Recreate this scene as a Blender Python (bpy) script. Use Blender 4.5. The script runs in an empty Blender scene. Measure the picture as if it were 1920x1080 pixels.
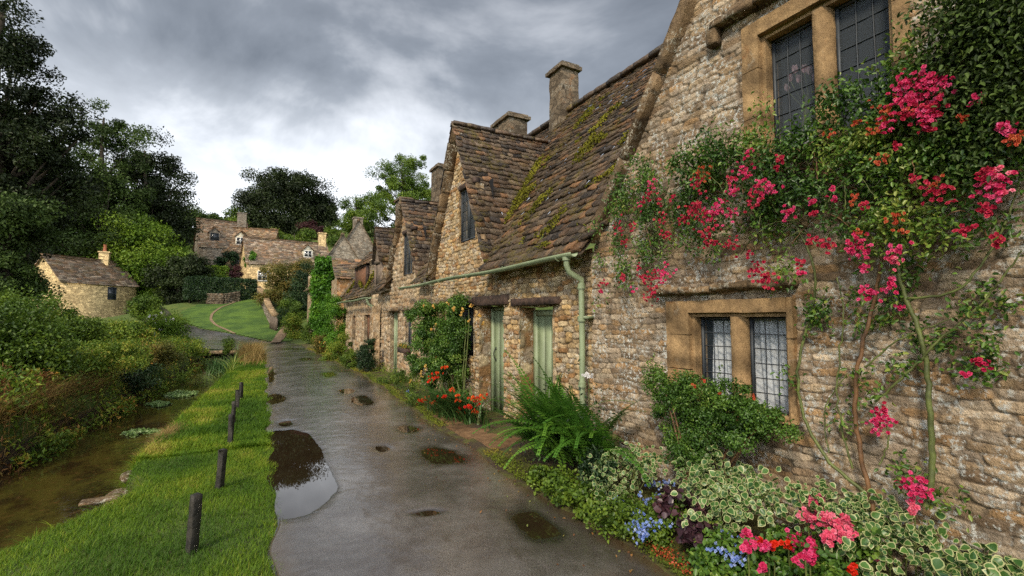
import bpy, math, numpy as np
from mathutils import Vector
RNG = np.random.default_rng(11)
sc = bpy.context.scene
COL = sc.collection
# ---------------------------------------------------------------- camera
F, EYE, VX, VY, D = 900.0, 1.65, 470.0, 595.0, 3.53
YAW, PITCH = math.radians(28.521), math.atan(55/900)
FW = np.array([math.sin(YAW)*math.cos(PITCH), math.cos(YAW)*math.cos(PITCH), math.sin(PITCH)])
RT = np.array([math.cos(YAW), -math.sin(YAW), 0.0]); UP = np.cross(RT, FW)
CAMP = np.array([0, 0, EYE])
def ray(x, y): return RT*(x-960)/F - UP*(y-540)/F + FW
def onX(x, y, X=D): d = ray(x, y); return CAMP + d*(X/d[0])
def onY(x, y, Y): d = ray(x, y); return CAMP + d*(Y/d[1])
def onZ(x, y, Z=0.0): d = ray(x, y); return CAMP + d*((Z-EYE)/d[2])
cam = bpy.data.cameras.new('camera'); co = bpy.data.objects.new('camera', cam); COL.objects.link(co)
cam.sensor_width = 36; cam.lens = F/1920*36; cam.clip_end = 2000; cam.clip_start = 0.05
from mathutils import Matrix
co.matrix_world = Matrix([[RT[0], UP[0], -FW[0], 0], [RT[1], UP[1], -FW[1], 0], [RT[2], UP[2], -FW[2], EYE], [0, 0, 0, 1]])
sc.camera = co
# ---------------------------------------------------------------- numpy noise
def _h(ix, iy, s):
    n = (ix.astype(np.int64)*374761393 + iy.astype(np.int64)*668265263 + s*1442695041) & 0x7fffffff
    n = ((n ^ (n >> 13))*1274126177) & 0x7fffffff
    n = ((n ^ (n >> 15))*668265263) & 0x7fffffff
    return ((n ^ (n >> 16)) & 0xffffff)/float(0xffffff)
def vn(x, y, s=0):
    x = np.asarray(x, float); y = np.asarray(y, float)
    ix = np.floor(x); iy = np.floor(y); fx = x-ix; fy = y-iy
    fx = fx*fx*(3-2*fx); fy = fy*fy*(3-2*fy)
    a = _h(ix, iy, s); b = _h(ix+1, iy, s); c = _h(ix, iy+1, s); d = _h(ix+1, iy+1, s)
    return (a*(1-fx)+b*fx)*(1-fy)+(c*(1-fx)+d*fx)*fy
def fbm(x, y, s=0, o=4):
    r = 0; a = .5; t = 0
    for i in range(o): r = r+a*vn(x*2**i, y*2**i, s+i*17); t += a; a *= .5
    return r/t
# ---------------------------------------------------------------- object helpers
def tag(o, label=None, cat=None, group=None, kind=None):
    if label: o['label'] = label
    if cat: o['category'] = cat
    if group: o['group'] = group
    if kind: o['kind'] = kind
    return o
def empty(name, loc, label, cat, group=None):
    o = bpy.data.objects.new(name, None); o.location = [float(v) for v in loc]; COL.objects.link(o)
    return tag(o, label, cat, group)
def mk(name, V, faces, mats, parent=None, attrs=None, smooth=False, mi=None):
    """faces: list of int arrays (n,k)."""
    V = np.asarray(V, np.float32)
    if parent is not None: V = V - np.array(parent_loc(parent), np.float32)
    faces = [np.asarray(f, np.int32) for f in faces if len(f)]
    me = bpy.data.meshes.new(name)
    nl = sum(f.size for f in faces); nf = sum(len(f) for f in faces)
    me.vertices.add(len(V)); me.vertices.foreach_set('co', V.ravel())
    me.loops.add(nl); me.polygons.add(nf)
    me.loops.foreach_set('vertex_index', np.concatenate([f.ravel() for f in faces]))
    tot = np.concatenate([np.full(len(f), f.shape[1], np.int32) for f in faces])
    st = np.zeros(nf, np.int32); st[1:] = np.cumsum(tot)[:-1]
    me.polygons.foreach_set('loop_start', st); me.polygons.foreach_set('loop_total', tot)
    if mi is not None: me.polygons.foreach_set('material_index', np.asarray(mi, np.int32))
    if smooth: me.polygons.foreach_set('use_smooth', np.ones(nf, bool))
    for m in (mats if isinstance(mats, (list, tuple)) else [mats]): me.materials.append(m)
    me.update(calc_edges=True)
    for k, a in (attrs or {}).items():
        a = np.asarray(a, np.float32)
        if a.ndim == 2:
            c = np.ones((len(a), 4), np.float32); c[:, :3] = a[:, :3]
            at = me.attributes.new(k, 'FLOAT_COLOR', 'POINT'); at.data.foreach_set('color', c.ravel())
        else:
            at = me.attributes.new(k, 'FLOAT', 'POINT'); at.data.foreach_set('value', a)
    o = bpy.data.objects.new(name, me); COL.objects.link(o)
    if parent is not None: o.parent = parent
    return o
def parent_loc(p):
    l = np.zeros(3)
    while p is not None: l = l+np.array(p.location); p = p.parent
    return l
class MB:
    def __init__(s): s.V = []; s.F = {3: [], 4: []}; s.n = 0; s.A = []
    def add(s, V, F, a=None):
        V = np.asarray(V, float); F = np.asarray(F, int)
        s.V.append(V); s.F[F.shape[1]].append(F+s.n); s.n += len(V)
        if a is not None: s.A.append(np.broadcast_to(np.asarray(a, float), (len(V), 3)) if np.ndim(a) else np.full(len(V), float(a)))
    def box(s, lo, hi, jit=0, a=None, sub=None):
        x0, y0, z0 = lo; x1, y1, z1 = hi
        V = np.array([[x0,y0,z0],[x1,y0,z0],[x1,y1,z0],[x0,y1,z0],[x0,y0,z1],[x1,y0,z1],[x1,y1,z1],[x0,y1,z1]], float)
        if jit: V = V+RNG.uniform(-jit, jit, V.shape)
        s.add(V, [[0,3,2,1],[4,5,6,7],[0,1,5,4],[1,2,6,5],[2,3,7,6],[3,0,4,7]], a)
    def rough(s, c0, c1, w, h, up=(0,0,1), n=14, jit=.008, a=None, seed=0, bev=.22):
        """irregular bar from c0 to c1 with rounded-off section w x h (long stone or beam)"""
        c0 = np.array(c0, float); c1 = np.array(c1, float); d = c1-c0; L = np.linalg.norm(d); d /= L
        up = np.array(up, float); sd = np.cross(d, up); sd /= np.linalg.norm(sd); up = np.cross(sd, d)
        prof = np.array([[-1,-1+bev],[-1+bev,-1],[1-bev,-1],[1,-1+bev],[1,1-bev],[1-bev,1],[-1+bev,1],[-1,1-bev]])*.5
        V = []
        for i in range(n+1):
            t = i/n; c = c0+d*L*t
            e = 1-.035*(i in (0, n))
            for k, (u, v) in enumerate(prof):
                q = (fbm(np.array(t*L*4+seed*7.1), np.array(k*1.7), 3)-.5)*2
                V.append(c+sd*(u*w*e+q*jit*np.sign(u))+up*(v*h*e+q*jit*np.sign(v))+RNG.normal(0, jit*.25, 3))
        m = 8; Fq = []
        for i in range(n):
            for k in range(m): Fq.append([i*m+k, i*m+(k+1) % m, (i+1)*m+(k+1) % m, (i+1)*m+k])
        for b in (0, n*m):
            c = [b+k for k in range(m)]
            if b == 0: c = c[::-1]
            Fq += [[c[0], c[1], c[2], c[3]], [c[0], c[3], c[4], c[7]], [c[4], c[5], c[6], c[7]]]
        s.add(V, Fq, a)
    def tube(s, P, R, m=6, a=None, cap=True):
        P = np.asarray(P, float); R = np.broadcast_to(np.asarray(R, float), (len(P),))
        T = np.gradient(P, axis=0); T /= np.linalg.norm(T, axis=1)[:, None]+1e-9
        ref = np.array([.31, .2, .93]) if abs(T[0][2]) < .85 else np.array([1, .1, .1])
        A = np.cross(T, ref); A /= np.linalg.norm(A, axis=1)[:, None]+1e-9; B = np.cross(T, A)
        an = np.arange(m)*2*math.pi/m
        V = P[:, None]+R[:, None, None]*(A[:, None]*np.cos(an)[None, :, None]+B[:, None]*np.sin(an)[None, :, None])
        V = V.reshape(-1, 3); i = np.arange(len(P)-1)[:, None]*m; k = np.arange(m)[None]
        Fq = np.stack([i+k, i+(k+1) % m, i+m+(k+1) % m, i+m+k], -1).reshape(-1, 4)
        s.add(V, Fq, a)
        if cap:
            for b, c in ((0, P[0]), ((len(P)-1)*m, P[-1])):
                s.add(np.vstack([V[b:b+m], c]), [[k, (k+1) % m, m] for k in range(m)], a)
    def build(s, name, mat, parent=None, smooth=False, attr='col', mi=None):
        V = np.concatenate(s.V); Fs = [np.concatenate(s.F[k]) for k in (3, 4) if s.F[k]]
        at = {attr: np.concatenate(s.A)} if s.A else None
        return mk(name, V, Fs, mat, parent, at, smooth, mi)
# ---------------------------------------------------------------- materials
class NT:
    def __init__(s, name):
        s.m = bpy.data.materials.new(name); s.m.use_nodes = True; s.t = s.m.node_tree
        s.b = s.t.nodes['Principled BSDF']; s.out = s.t.nodes['Material Output']
    def n(s, typ, **kw):
        x = s.t.nodes.new(typ)
        for k, v in kw.items():
            if k in x.inputs: x.inputs[k].default_value = v
            else: setattr(x, k, v)
        return x
    def l(s, a, b): s.t.links.new(a, b)
    def noise(s, scale, detail=4, rough=.6, vec=None, **kw):
        x = s.n('ShaderNodeTexNoise'); x.inputs['Scale'].default_value = scale; x.inputs['Detail'].default_value = detail
        x.inputs['Roughness'].default_value = rough; s.l(vec or s.co(), x.inputs['Vector']); return x.outputs['Fac']
    def co(s, scale=None):
        if not hasattr(s, '_c'): s._c = s.n('ShaderNodeTexCoord')
        if scale is None: return s._c.outputs['Object']
        m = s.n('ShaderNodeMapping'); m.inputs['Scale'].default_value = scale; s.l(s._c.outputs['Object'], m.inputs[0]); return m.outputs[0]
    def ramp(s, fac, pts):
        r = s.n('ShaderNodeValToRGB'); e = r.color_ramp.elements
        for i, (p, c) in enumerate(pts):
            if i < 2: q = e[i]; q.position = p
            else: q = e.new(p)
            q.color = (*c, 1) if len(c) == 3 else c
        s.l(fac, r.inputs[0]); return r.outputs[0]
    def sm(s, fac, a, b):
        r = s.n('ShaderNodeMapRange'); r.interpolation_type = 'SMOOTHSTEP'; s.l(fac, r.inputs[0])
        r.inputs[1].default_value = a; r.inputs[2].default_value = b; return r.outputs[0]
    def mix(s, fac, a, b, mode='MIX'):
        x = s.n('ShaderNodeMix'); x.data_type = 'RGBA'; x.blend_type = mode
        for v, i in ((fac, 0), (a, 6), (b, 7)):
            if isinstance(v, (int, float)): x.inputs[i].default_value = v
            elif isinstance(v, tuple): x.inputs[i].default_value = (*v, 1)
            else: s.l(v, x.inputs[i])
        return x.outputs[2]
    def math(s, op, a, b=0.5):
        x = s.n('ShaderNodeMath'); x.operation = op
        for v, i in ((a, 0), (b, 1)):
            if isinstance(v, (int, float)): x.inputs[i].default_value = v
            else: s.l(v, x.inputs[i])
        return x.outputs[0]
    def attr(s, name, out='Color'):
        x = s.n('ShaderNodeAttribute'); x.attribute_name = name; return x.outputs[out]
    def bump(s, h, dist=.01, st=.8):
        b = s.n('ShaderNodeBump'); b.inputs['Strength'].default_value = st; b.inputs['Distance'].default_value = dist
        s.l(h, b.inputs['Height']); s.l(b.outputs[0], s.b.inputs['Normal'])
    def col(s, c):
        if isinstance(c, tuple): s.b.inputs['Base Color'].default_value = (*c, 1)
        else: s.l(c, s.b.inputs['Base Color'])
    def rough(s, r):
        if isinstance(r, (int, float)): s.b.inputs['Roughness'].default_value = r
        else: s.l(r, s.b.inputs['Roughness'])
def leafmat(name, stops, trans=.3, rough=.5, spec=.35):
    t = NT(name); c = t.ramp(t.attr('rnd', 'Fac'), stops); t.col(c); t.rough(rough)
    t.b.inputs['Specular IOR Level'].default_value = spec
    if trans:
        tr = t.n('ShaderNodeBsdfTranslucent'); c2 = t.mix(.6, c, (.25, .4, .04), 'MIX') if False else c
        t.l(c2, tr.inputs[0]); mx = t.n('ShaderNodeMixShader'); mx.inputs[0].default_value = trans
        t.l(t.b.outputs[0], mx.inputs[1]); t.l(tr.outputs[0], mx.inputs[2]); t.l(mx.outputs[0], t.out.inputs[0])
    return t.m
def plain(name, c, rough=.6, bump=0, bscale=40, var=.25, vscale=6, metal=0, spec=.5):
    t = NT(name); n = t.noise(vscale, 5, .65)
    t.col(t.mix(t.sm(n, .35, .65), tuple(v*(1-var) for v in c), tuple(min(1, v*(1+var)) for v in c)))
    t.rough(rough); t.b.inputs['Metallic'].default_value = metal; t.b.inputs['Specular IOR Level'].default_value = spec
    if bump: t.bump(t.noise(bscale, 4), bump)
    return t.m
def stonemat(name, lichen=.5, lich_col=(.55,.55,.47), dirt=.5, bd=.012, base=None, attr=True, cell=5., stain=(.30,.13,.04), stf=.5):
    t = NT(name)
    if attr: c = t.attr('col')
    else:
        v = t.n('ShaderNodeTexVoronoi'); v.inputs['Scale'].default_value = 1.0
        m = t.co((cell*.7, cell*.7, cell*1.6)); t.l(m, v.inputs['Vector'])
        s = t.n('ShaderNodeSeparateColor'); t.l(v.outputs['Color'], s.inputs[0])
        c = t.ramp(s.outputs[0], [(0, tuple(x*.6 for x in base)), (.5, base), (1, tuple(min(1, x*1.35) for x in base))])
        e = t.n('ShaderNodeTexVoronoi'); e.feature = 'DISTANCE_TO_EDGE'; e.inputs['Scale'].default_value = 1.0; t.l(m, e.inputs['Vector'])
        c = t.mix(t.sm(e.outputs['Distance'], .0, .09), tuple(x*.45 for x in base), c)
    n1 = t.noise(9, 6, .7); c = t.mix(t.sm(n1, .3, .7), t.mix(1, c, (.62,.58,.55), 'MULTIPLY'), t.mix(1, c, (1.25,1.2,1.12), 'MULTIPLY'))
    n2 = t.noise(2.3, 4, .6); c = t.mix(t.math('MULTIPLY', t.sm(n2, .52, .68), dirt), c, t.mix(1, c, (.55,.5,.42), 'MULTIPLY'))
    n5 = t.noise(3.1, 5, .7, t.co((1, 1, 1.01))); c = t.mix(t.math('MULTIPLY', t.sm(n5, .58, .7), stf), c, stain)
    n3 = t.noise(26, 5, .75); n4 = t.noise(3.4, 3, .6)
    lf = t.math('MULTIPLY', t.sm(n3, .50, .60), t.sm(n4, .62-.22*lichen, .75-.22*lichen))
    c = t.mix(t.math('MULTIPLY', lf, min(1, lichen*1.5)), c, lich_col)
    n6 = t.noise(60, 3, .7, t.co()); c = t.mix(t.math('MULTIPLY', t.sm(n6, .56, .72), .6), c, (.035,.026,.018))
    t.col(c); t.rough(.85); t.b.inputs['Specular IOR Level'].default_value = .25
    h = t.math('ADD', t.math('MULTIPLY', t.noise(55, 5, .7), .5), t.noise(14, 6, .7)); t.bump(h, bd, 1)
    return t.m
M = {}
M['stone_near'] = stonemat('rubble_stone_lichened', .9, (.60,.60,.55), .6, .03, stain=(.26,.16,.09), stf=.28)
M['stone_mid'] = stonemat('rubble_stone_honey', .62, (.68,.64,.54), .45, .025, stain=(.36,.21,.09), stf=.32)
M['stone_far'] = stonemat('stone_pale', .35, (.55,.52,.45), .4, .02, base=(.40,.29,.17), attr=False, cell=3)
M['stone_cottage'] = stonemat('stone_cream', .2, (.6,.55,.42), .3, .015, base=(.74,.57,.31), attr=False, cell=4)
M['stone_grey'] = stonemat('stone_greyish', .5, (.5,.5,.44), .5, .02, base=(.27,.235,.19), attr=False, cell=4)
M['ashlar'] = stonemat('dressed_stone', .25, (.5,.46,.36), .5, .012, base=(.40,.27,.14), attr=False, cell=.6, stain=(.30,.11,.03))
M['coping'] = stonemat('coping_stone', .75, (.52,.48,.38), .7, .03, base=(.24,.17,.10), attr=False, cell=2.2, stain=(.22,.11,.04))
M['chim'] = stonemat('chimney_stone', .5, (.36,.34,.28), .9, .03, base=(.17,.135,.095), attr=False, cell=4.5)
def roofmat(name, wet=.3, mossa=.5, far=False):
    t = NT(name); c = t.attr('col')
    n = t.noise(14, 6, .75); c = t.mix(t.sm(n, .35, .7), t.mix(1, c, (.55,.55,.58), 'MULTIPLY'), t.mix(1, c, (1.4,1.35,1.25), 'MULTIPLY'))
    n2 = t.noise(1.7, 4, .65); n3 = t.noise(11, 4, .7)
    c = t.mix(t.math('MULTIPLY', t.math('MULTIPLY', t.sm(n2, .5, .62), t.sm(n3, .42, .6)), mossa), c, (.15,.115,.02))
    n4 = t.noise(30, 4, .7); c = t.mix(t.math('MULTIPLY', t.sm(n4, .6, .68), .5), c, (.36,.34,.28))
    t.col(c); t.rough(t.math('ADD', t.math('MULTIPLY', n, .5), .5-wet)); t.bump(n, .02, 1); t.b.inputs['Specular IOR Level'].default_value=.35
    return t.m
M['roof'] = roofmat('stone_slates_wet', .28, .75); M['roof_far'] = roofmat('stone_slates_far', .05, .6)
M['green_paint'] = plain('sage_green_paint', (.235,.285,.165), .5, .002, 8, .16, 3)
M['iron'] = plain('black_iron', (.012,.012,.013), .5)
M['beam'] = plain('dark_oak', (.055,.032,.022), .8, .01, 25, .5, 12)
M['lead'] = plain('lead_cames', (.035,.042,.05), .55, 0, 40, .2)
M['white_paint'] = plain('white_paint', (.75,.73,.68), .5, 0, 8, .06)
M['dark'] = plain('unlit_room_black', (.008,.008,.01), .9)  # near-black colour stands for the shade of the rooms behind the glass
M['curtain'] = plain('net_curtain', (.85,.84,.84), .9, .004, 60, .12, 14)
def glass(name, see=.5, tint=(.10,.13,.16)):
    t = NT(name); t.col(tint); t.rough(.06); tr = t.n('ShaderNodeBsdfTransparent'); tr.inputs[0].default_value = (.85,.88,.9,1)
    t.bump(t.noise(9, 2), .01, .25)
    mx = t.n('ShaderNodeMixShader'); mx.inputs[0].default_value = see
    t.l(t.b.outputs[0], mx.inputs[1]); t.l(tr.outputs[0], mx.inputs[2]); t.l(mx.outputs[0], t.out.inputs[0]); return t.m
M['glass'] = glass('window_glass', .80); M['glass_dim'] = glass('window_glass_dim', .68, (.13,.15,.17))
M['post'] = plain('weathered_post', (.028,.024,.018), .75, .01, 30, .5, 14)
M['bark'] = plain('bark', (.05,.038,.025), .9, .02, 18, .4, 8)
M['twig'] = plain('green_stem', (.10,.12,.03), .6, .002, 40, .4, 10)
M['twig_brown'] = plain('brown_stem', (.15,.075,.03), .6, .002, 40, .35, 10)
M['moss'] = leafmat('moss', [(0, (.05,.05,.008)), (.5, (.14,.135,.015)), (1, (.26,.24,.03))], 0, .95, .1)
# ---------------------------------------------------------------- foliage
def unit(v): return v/(np.linalg.norm(v, axis=-1, keepdims=True)+1e-9)
def leaf_arrays(P, A, N, S, asp=.5, fold=.18, hi=False):
    P, A, N = (np.asarray(x, float) for x in (P, A, N)); S = np.asarray(S, float)[:, None]
    A = unit(A); B = unit(np.cross(A, N)); C = np.cross(B, A)
    w = S*asp*.5
    if hi:
        k = [(0, 0, 0), (.28, -.8, fold), (.68, -.75, fold), (1, 0, -.05), (.68, .75, fold), (.28, .8, fold)]
        V = np.stack([P+A*S*a+B*w*b*1.15+C*S*c for a, b, c in k], 1).reshape(-1, 3)
        i = np.arange(len(P))[:, None]*6
        return V, np.concatenate([i+np.array([[0, 1, 2, 3]]), i+np.array([[0, 3, 4, 5]])]), 6
    k = [(0, 0, 0), (.45, -1, fold), (1, 0, 0), (.45, 1, fold)]
    V = np.stack([P+A*S*a+B*w*b+C*S*c for a, b, c in k], 1).reshape(-1, 3)
    i = np.arange(len(P))[:, None]*4
    return V, np.concatenate([i+np.array([[0, 1, 2]]), i+np.array([[0, 2, 3]])]), 4
def leaves(name, P, S, mat, parent=None, N=None, asp=.5, droop=.3, hi=False, rnd=None, fold=.18, upb=.6):
    n = len(P); A = RNG.normal(0, 1, (n, 3)); A[:, 2] -= droop
    if N is None: N = np.zeros((n, 3))
    N = unit(RNG.normal(0, .55, (n, 3))+N*.7+np.array([0, 0, upb]))
    S = np.broadcast_to(S, (n,))*RNG.uniform(.65, 1.25, n)
    V, Fc, k = leaf_arrays(P, A, N, S, asp, fold, hi)
    r = RNG.random(n) if rnd is None else rnd
    return mk(name, V, [Fc], mat, parent, {'rnd': np.repeat(r, k)})
def clumps(blobs, nc, nl, cr, shell=.55, flat=.75, dens=None):
    """blobs (c, r3): clump centres in the ellipsoids, leaves round each centre"""
    W = np.array([b[1][0]*b[1][1]*b[1][2] for b in blobs])**.66; W /= W.sum()
    P, N, R, C = [], [], [], []
    for b, w in zip(blobs, W):
        k = max(2, int(nc*w)); d = unit(RNG.normal(0, 1, (k, 3))); rad = RNG.random(k)**(1/3)*(1-shell)+shell
        rad = np.where(RNG.random(k) < .2, RNG.random(k)*.8, rad)
        c = np.array(b[0])+d*rad[:, None]*np.array(b[1])
        q = RNG.integers(0, k, int(nl*w)); sz = RNG.uniform(.5, 1.5, k)*cr
        e = unit(RNG.normal(0, 1, (len(q), 3)))*(RNG.random(len(q))**.5)[:, None]
        o = e*sz[q][:, None]; o[:, 2] *= flat
        P.append(c[q]+o); N.append(unit(e+d[q]*.8)); cb = RNG.random(k)
        R.append(np.clip(cb[q]*.6+RNG.random(len(q))*.4+.0*e[:, 2], 0, 1)); C.append(c)
    return np.concatenate(P), np.concatenate(N), np.concatenate(R), np.concatenate(C)
def limbs(mb, base, top, r0, C, n=26, m=7):
    base = np.array(base, float); top = np.array(top, float)
    t = np.linspace(0, 1, 9)[:, None]; L = np.linalg.norm(top-base)
    P = base+(top-base)*t+np.stack([np.sin(t[:, 0]*5)*L*.02, np.cos(t[:, 0]*4)*L*.02-L*.02, 0*t[:, 0]], 1)
    mb.tube(P, r0*(1-.8*t[:, 0])+.01, m)
    idx = RNG.choice(len(C), min(n, len(C)), replace=False)
    for i in idx:
        c = C[i]; h = np.clip((c[2]-base[2])/(L+1e-6)*.75+RNG.uniform(-.12, .05), .15, .95)
        s = base+(top-base)*h; u = np.linspace(0, 1, 6)[:, None]
        Q = s+(c-s)*u+np.array([0, 0, -1.])*(np.sin(u*math.pi)*np.linalg.norm(c-s)*.12)+RNG.normal(0, .015, (6, 3))*L*.2*u
        mb.tube(Q, r0*(.34*(1-.85*u[:, 0]))*(1-h*.5)+.004, 5, cap=False)
def pxblob(px, py, rx, ry, Y, rd=None):
    c = onY(px, py, Y); Z = (c-CAMP).dot(FW); k = Z/F
    return (c, (rx*k, (rd if rd else rx*k), ry*k))
def tree(name, label, Y, pb, mat, nleaf, lsz, base_px, gz, crown='crown', r0=.35, cr=.8, nc=120, group=None, cat='tree', nl=26, shell=.6, asp=.55, top=None, flat=.7):
    bl = [pxblob(*b, Y+(b[4] if len(b) > 4 else 0)) if len(b) == 4 else pxblob(*b[:4], Y+b[4]) for b in pb]
    b0 = onY(base_px, 560, Y); base = np.array([b0[0], b0[1], gz])
    o = empty(name, base, label, cat, group)
    P, N, R, C = clumps(bl, nc, nleaf, cr, shell, flat)
    leaves(crown, P, lsz, mat, o, N, asp, rnd=R)
    cc = np.mean([b[0] for b in bl], 0) if top is None else top
    tp = np.array([cc[0], cc[1], max(b[0][2]+b[1][2]*.3 for b in bl)])
    mb = MB(); limbs(mb, base-np.array([0, 0, .3]), tp, r0, C, nl); mb.build('trunk', M['bark'], o, True)
    return o
# ================================================================ SKY AND LIGHT
w = bpy.data.worlds.new('World'); sc.world = w; w.use_nodes = True; wt = w.node_tree
for n in list(wt.nodes): wt.nodes.remove(n)
def wn(t, **kw):
    x = wt.nodes.new(t)
    for k, v in kw.items(): setattr(x, k, v)
    return x
SUN_EL, SUN_AZ = math.radians(40), math.radians(-128)      # azimuth from +Y towards +X
sky = wn('ShaderNodeTexSky', sky_type='NISHITA', sun_disc=False, sun_elevation=SUN_EL, sun_rotation=SUN_AZ)
tc = wn('ShaderNodeTexCoord')
sep = wn('ShaderNodeSeparateXYZ'); wt.links.new(tc.outputs['Generated'], sep.inputs[0])
def wm(op, a, b=0.0, c=None):
    x = wn('ShaderNodeMath', operation=op)
    for v, i in ((a, 0), (b, 1), (c, 2)):
        if v is None: continue
        if isinstance(v, (int, float)): x.inputs[i].default_value = v
        else: wt.links.new(v, x.inputs[i])
    return x.outputs[0]
zz = wm('ADD', wm('MAXIMUM', sep.outputs[2], 0.0), .16)
cx = wm('DIVIDE', sep.outputs[0], zz); cy = wm('DIVIDE', sep.outputs[1], zz)
cmb = wn('ShaderNodeCombineXYZ'); wt.links.new(cx, cmb.inputs[0]); wt.links.new(cy, cmb.inputs[1])
mp = wn('ShaderNodeMapping'); mp.inputs['Rotation'].default_value = (0, 0, math.radians(20)); mp.inputs['Scale'].default_value = (1.0, .62, 1)
wt.links.new(cmb.outputs[0], mp.inputs[0])
def wnoise(vec, sc_, det, ro, dist=0):
    x = wn('ShaderNodeTexNoise'); x.inputs['Scale'].default_value = sc_; x.inputs['Detail'].default_value = det
    x.inputs['Roughness'].default_value = ro; x.inputs['Distortion'].default_value = dist; wt.links.new(vec, x.inputs['Vector']); return x.outputs['Fac']
n1 = wnoise(mp.outputs[0], 1.15, 7, .56, .5); n2 = wnoise(cmb.outputs[0], .55, 4, .55, .6)
nn = wm('ADD', wm('MULTIPLY', n1, .6), wm('MULTIPLY', n2, .4))
def wramp(fac, pts):
    r = wn('ShaderNodeValToRGB'); e = r.color_ramp.elements
    for i, (p, c) in enumerate(pts):
        q = e[i] if i < 2 else e.new(p)
        q.position = p; q.color = (*c, 1)
    wt.links.new(fac, r.inputs[0]); return r.outputs[0]
cl = wramp(nn, [(.39, (.048, .057, .070)), (.49, (.135, .150, .172)), (.59, (.37, .385, .41))])
# overcast is palest low down and darker overhead
hz = wramp(sep.outputs[2], [(0, (2.5, 2.5, 2.45)), (.24, (1.9, 1.9, 1.88)), (.42, (1.15, 1.15, 1.15)), (.70, (.68, .68, .70))])
mul = wn('ShaderNodeMix', data_type='RGBA', blend_type='MULTIPLY'); mul.inputs[0].default_value = 1
wt.links.new(cl, mul.inputs[6]); wt.links.new(hz, mul.inputs[7])
# pale veil near the horizon smooths the cloud streaks
veil = wn('ShaderNodeMix', data_type='RGBA'); vf = wn('ShaderNodeMapRange'); vf.interpolation_type = 'SMOOTHSTEP'
wt.links.new(sep.outputs[2], vf.inputs[0]); vf.inputs[1].default_value = .05; vf.inputs[2].default_value = .46; vf.inputs[3].default_value = .85; vf.inputs[4].default_value = 0
wt.links.new(vf.outputs[0], veil.inputs[0]); wt.links.new(mul.outputs[2], veil.inputs[6]); veil.inputs[7].default_value = (.74, .755, .78, 1)
# unseen cloud, behind and towards the sun, brightened as added fill for the walls
dt = wn('ShaderNodeVectorMath', operation='DOT_PRODUCT'); wt.links.new(tc.outputs['Generated'], dt.inputs[0])
sd = np.array([math.sin(SUN_AZ-.5)*math.cos(.75), math.cos(SUN_AZ-.5)*math.cos(.75), math.sin(.75)]); dt.inputs[1].default_value = tuple(sd)
br = wn('ShaderNodeMapRange'); br.interpolation_type = 'SMOOTHSTEP'; wt.links.new(dt.outputs['Value'], br.inputs[0])
br.inputs[1].default_value = .1; br.inputs[2].default_value = 1; br.inputs[3].default_value = 1; br.inputs[4].default_value = 3.0
bm = wn('ShaderNodeVectorMath', operation='SCALE'); wt.links.new(veil.outputs[2], bm.inputs[0]); wt.links.new(br.outputs[0], bm.inputs['Scale'])
bg1 = wn('ShaderNodeBackground'); wt.links.new(bm.outputs[0], bg1.inputs[0]); bg1.inputs[1].default_value = 1.0
bg2 = wn('ShaderNodeBackground'); wt.links.new(sky.outputs[0], bg2.inputs[0]); bg2.inputs[1].default_value = .05
ms = wn('ShaderNodeMixShader'); ms.inputs[0].default_value = .9
wt.links.new(bg2.outputs[0], ms.inputs[1]); wt.links.new(bg1.outputs[0], ms.inputs[2])
wo = wn('ShaderNodeOutputWorld'); wt.links.new(ms.outputs[0], wo.inputs[0])
sl = bpy.data.lights.new('sun', 'SUN'); sl.energy = 1.5; sl.angle = math.radians(10); sl.color = (1, .87, .68)
so = bpy.data.objects.new('sun', sl); COL.objects.link(so)
sdir = Vector((math.sin(SUN_AZ)*math.cos(SUN_EL), math.cos(SUN_AZ)*math.cos(SUN_EL), math.sin(SUN_EL)))
so.rotation_euler = sdir.to_track_quat('Z', 'Y').to_euler()
sc.view_settings.view_transform = 'Standard'; sc.view_settings.look = 'None'; sc.view_settings.gamma = 1
sc.view_settings.exposure = 1.24
sc.render.engine = 'CYCLES'
sc.cycles.use_denoising = False; sc.cycles.max_bounces = 5; sc.cycles.diffuse_bounces = 2; sc.cycles.glossy_bounces = 3; sc.cycles.transmission_bounces = 3
sc.cycles.transparent_max_bounces = 8; sc.cycles.caustics_reflective = False; sc.cycles.caustics_refractive = False
# ================================================================ TERRAIN
def W(px, py, Y): p = onY(px, py, Y); return (p[0], p[1], p[2])
ctrl = [(x, y, 0) for x in (-1, 2, 5, 8) for y in (-6, 0, 6, 12, 18, 24)]
ctrl += [(2.2, 30, .02), (4.5, 30, .2), (3.2, 36, .3), W(375,652,28), W(500,645,34), W(440,629,38), W(375,618,41), W(318,590,48), W(300,575,54),
 W(330,640,31), W(450,585,46), W(460,566,51), W(520,600,42), W(535,630,36.5), W(400,575,50), W(350,585,48), W(330,570,52), W(480,552,56), W(455,543,62), W(610,543,64),
 W(360,500,78), W(500,480,82), W(455,430,105), W(640,430,105), W(800,420,95), W(240,520,72), W(100,545,72), W(0,550,72), W(90,612,44), W(240,608,46), W(90,607,56), W(200,605,57), W(250,600,60),
 (8,38,2.2), (14,30,4), (12,10,2.5), (12,0,2), (25,20,8), (30,50,14), (30,0,7), (10,48,5.2), (20,70,13), (-4.2,5,-.1), (-5,9,.35), (-4.5,14,.4), (-5,22,.5), (-8,12,.9),
 (-10,20,1.1), (-12,30,1.5), (-20,30,2.5), (-30,20,3.5), (-15,5,1.4), (-15,-6,1.4), (-60,20,6), (-60,100,16), (60,100,24), (0,160,22), (60,0,14), (0,130,18)]
ctrl = np.array(ctrl, float)
def _k(A, B): return np.sqrt(((A[:, None]-B[None])**2).sum(-1)+.3)
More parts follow.
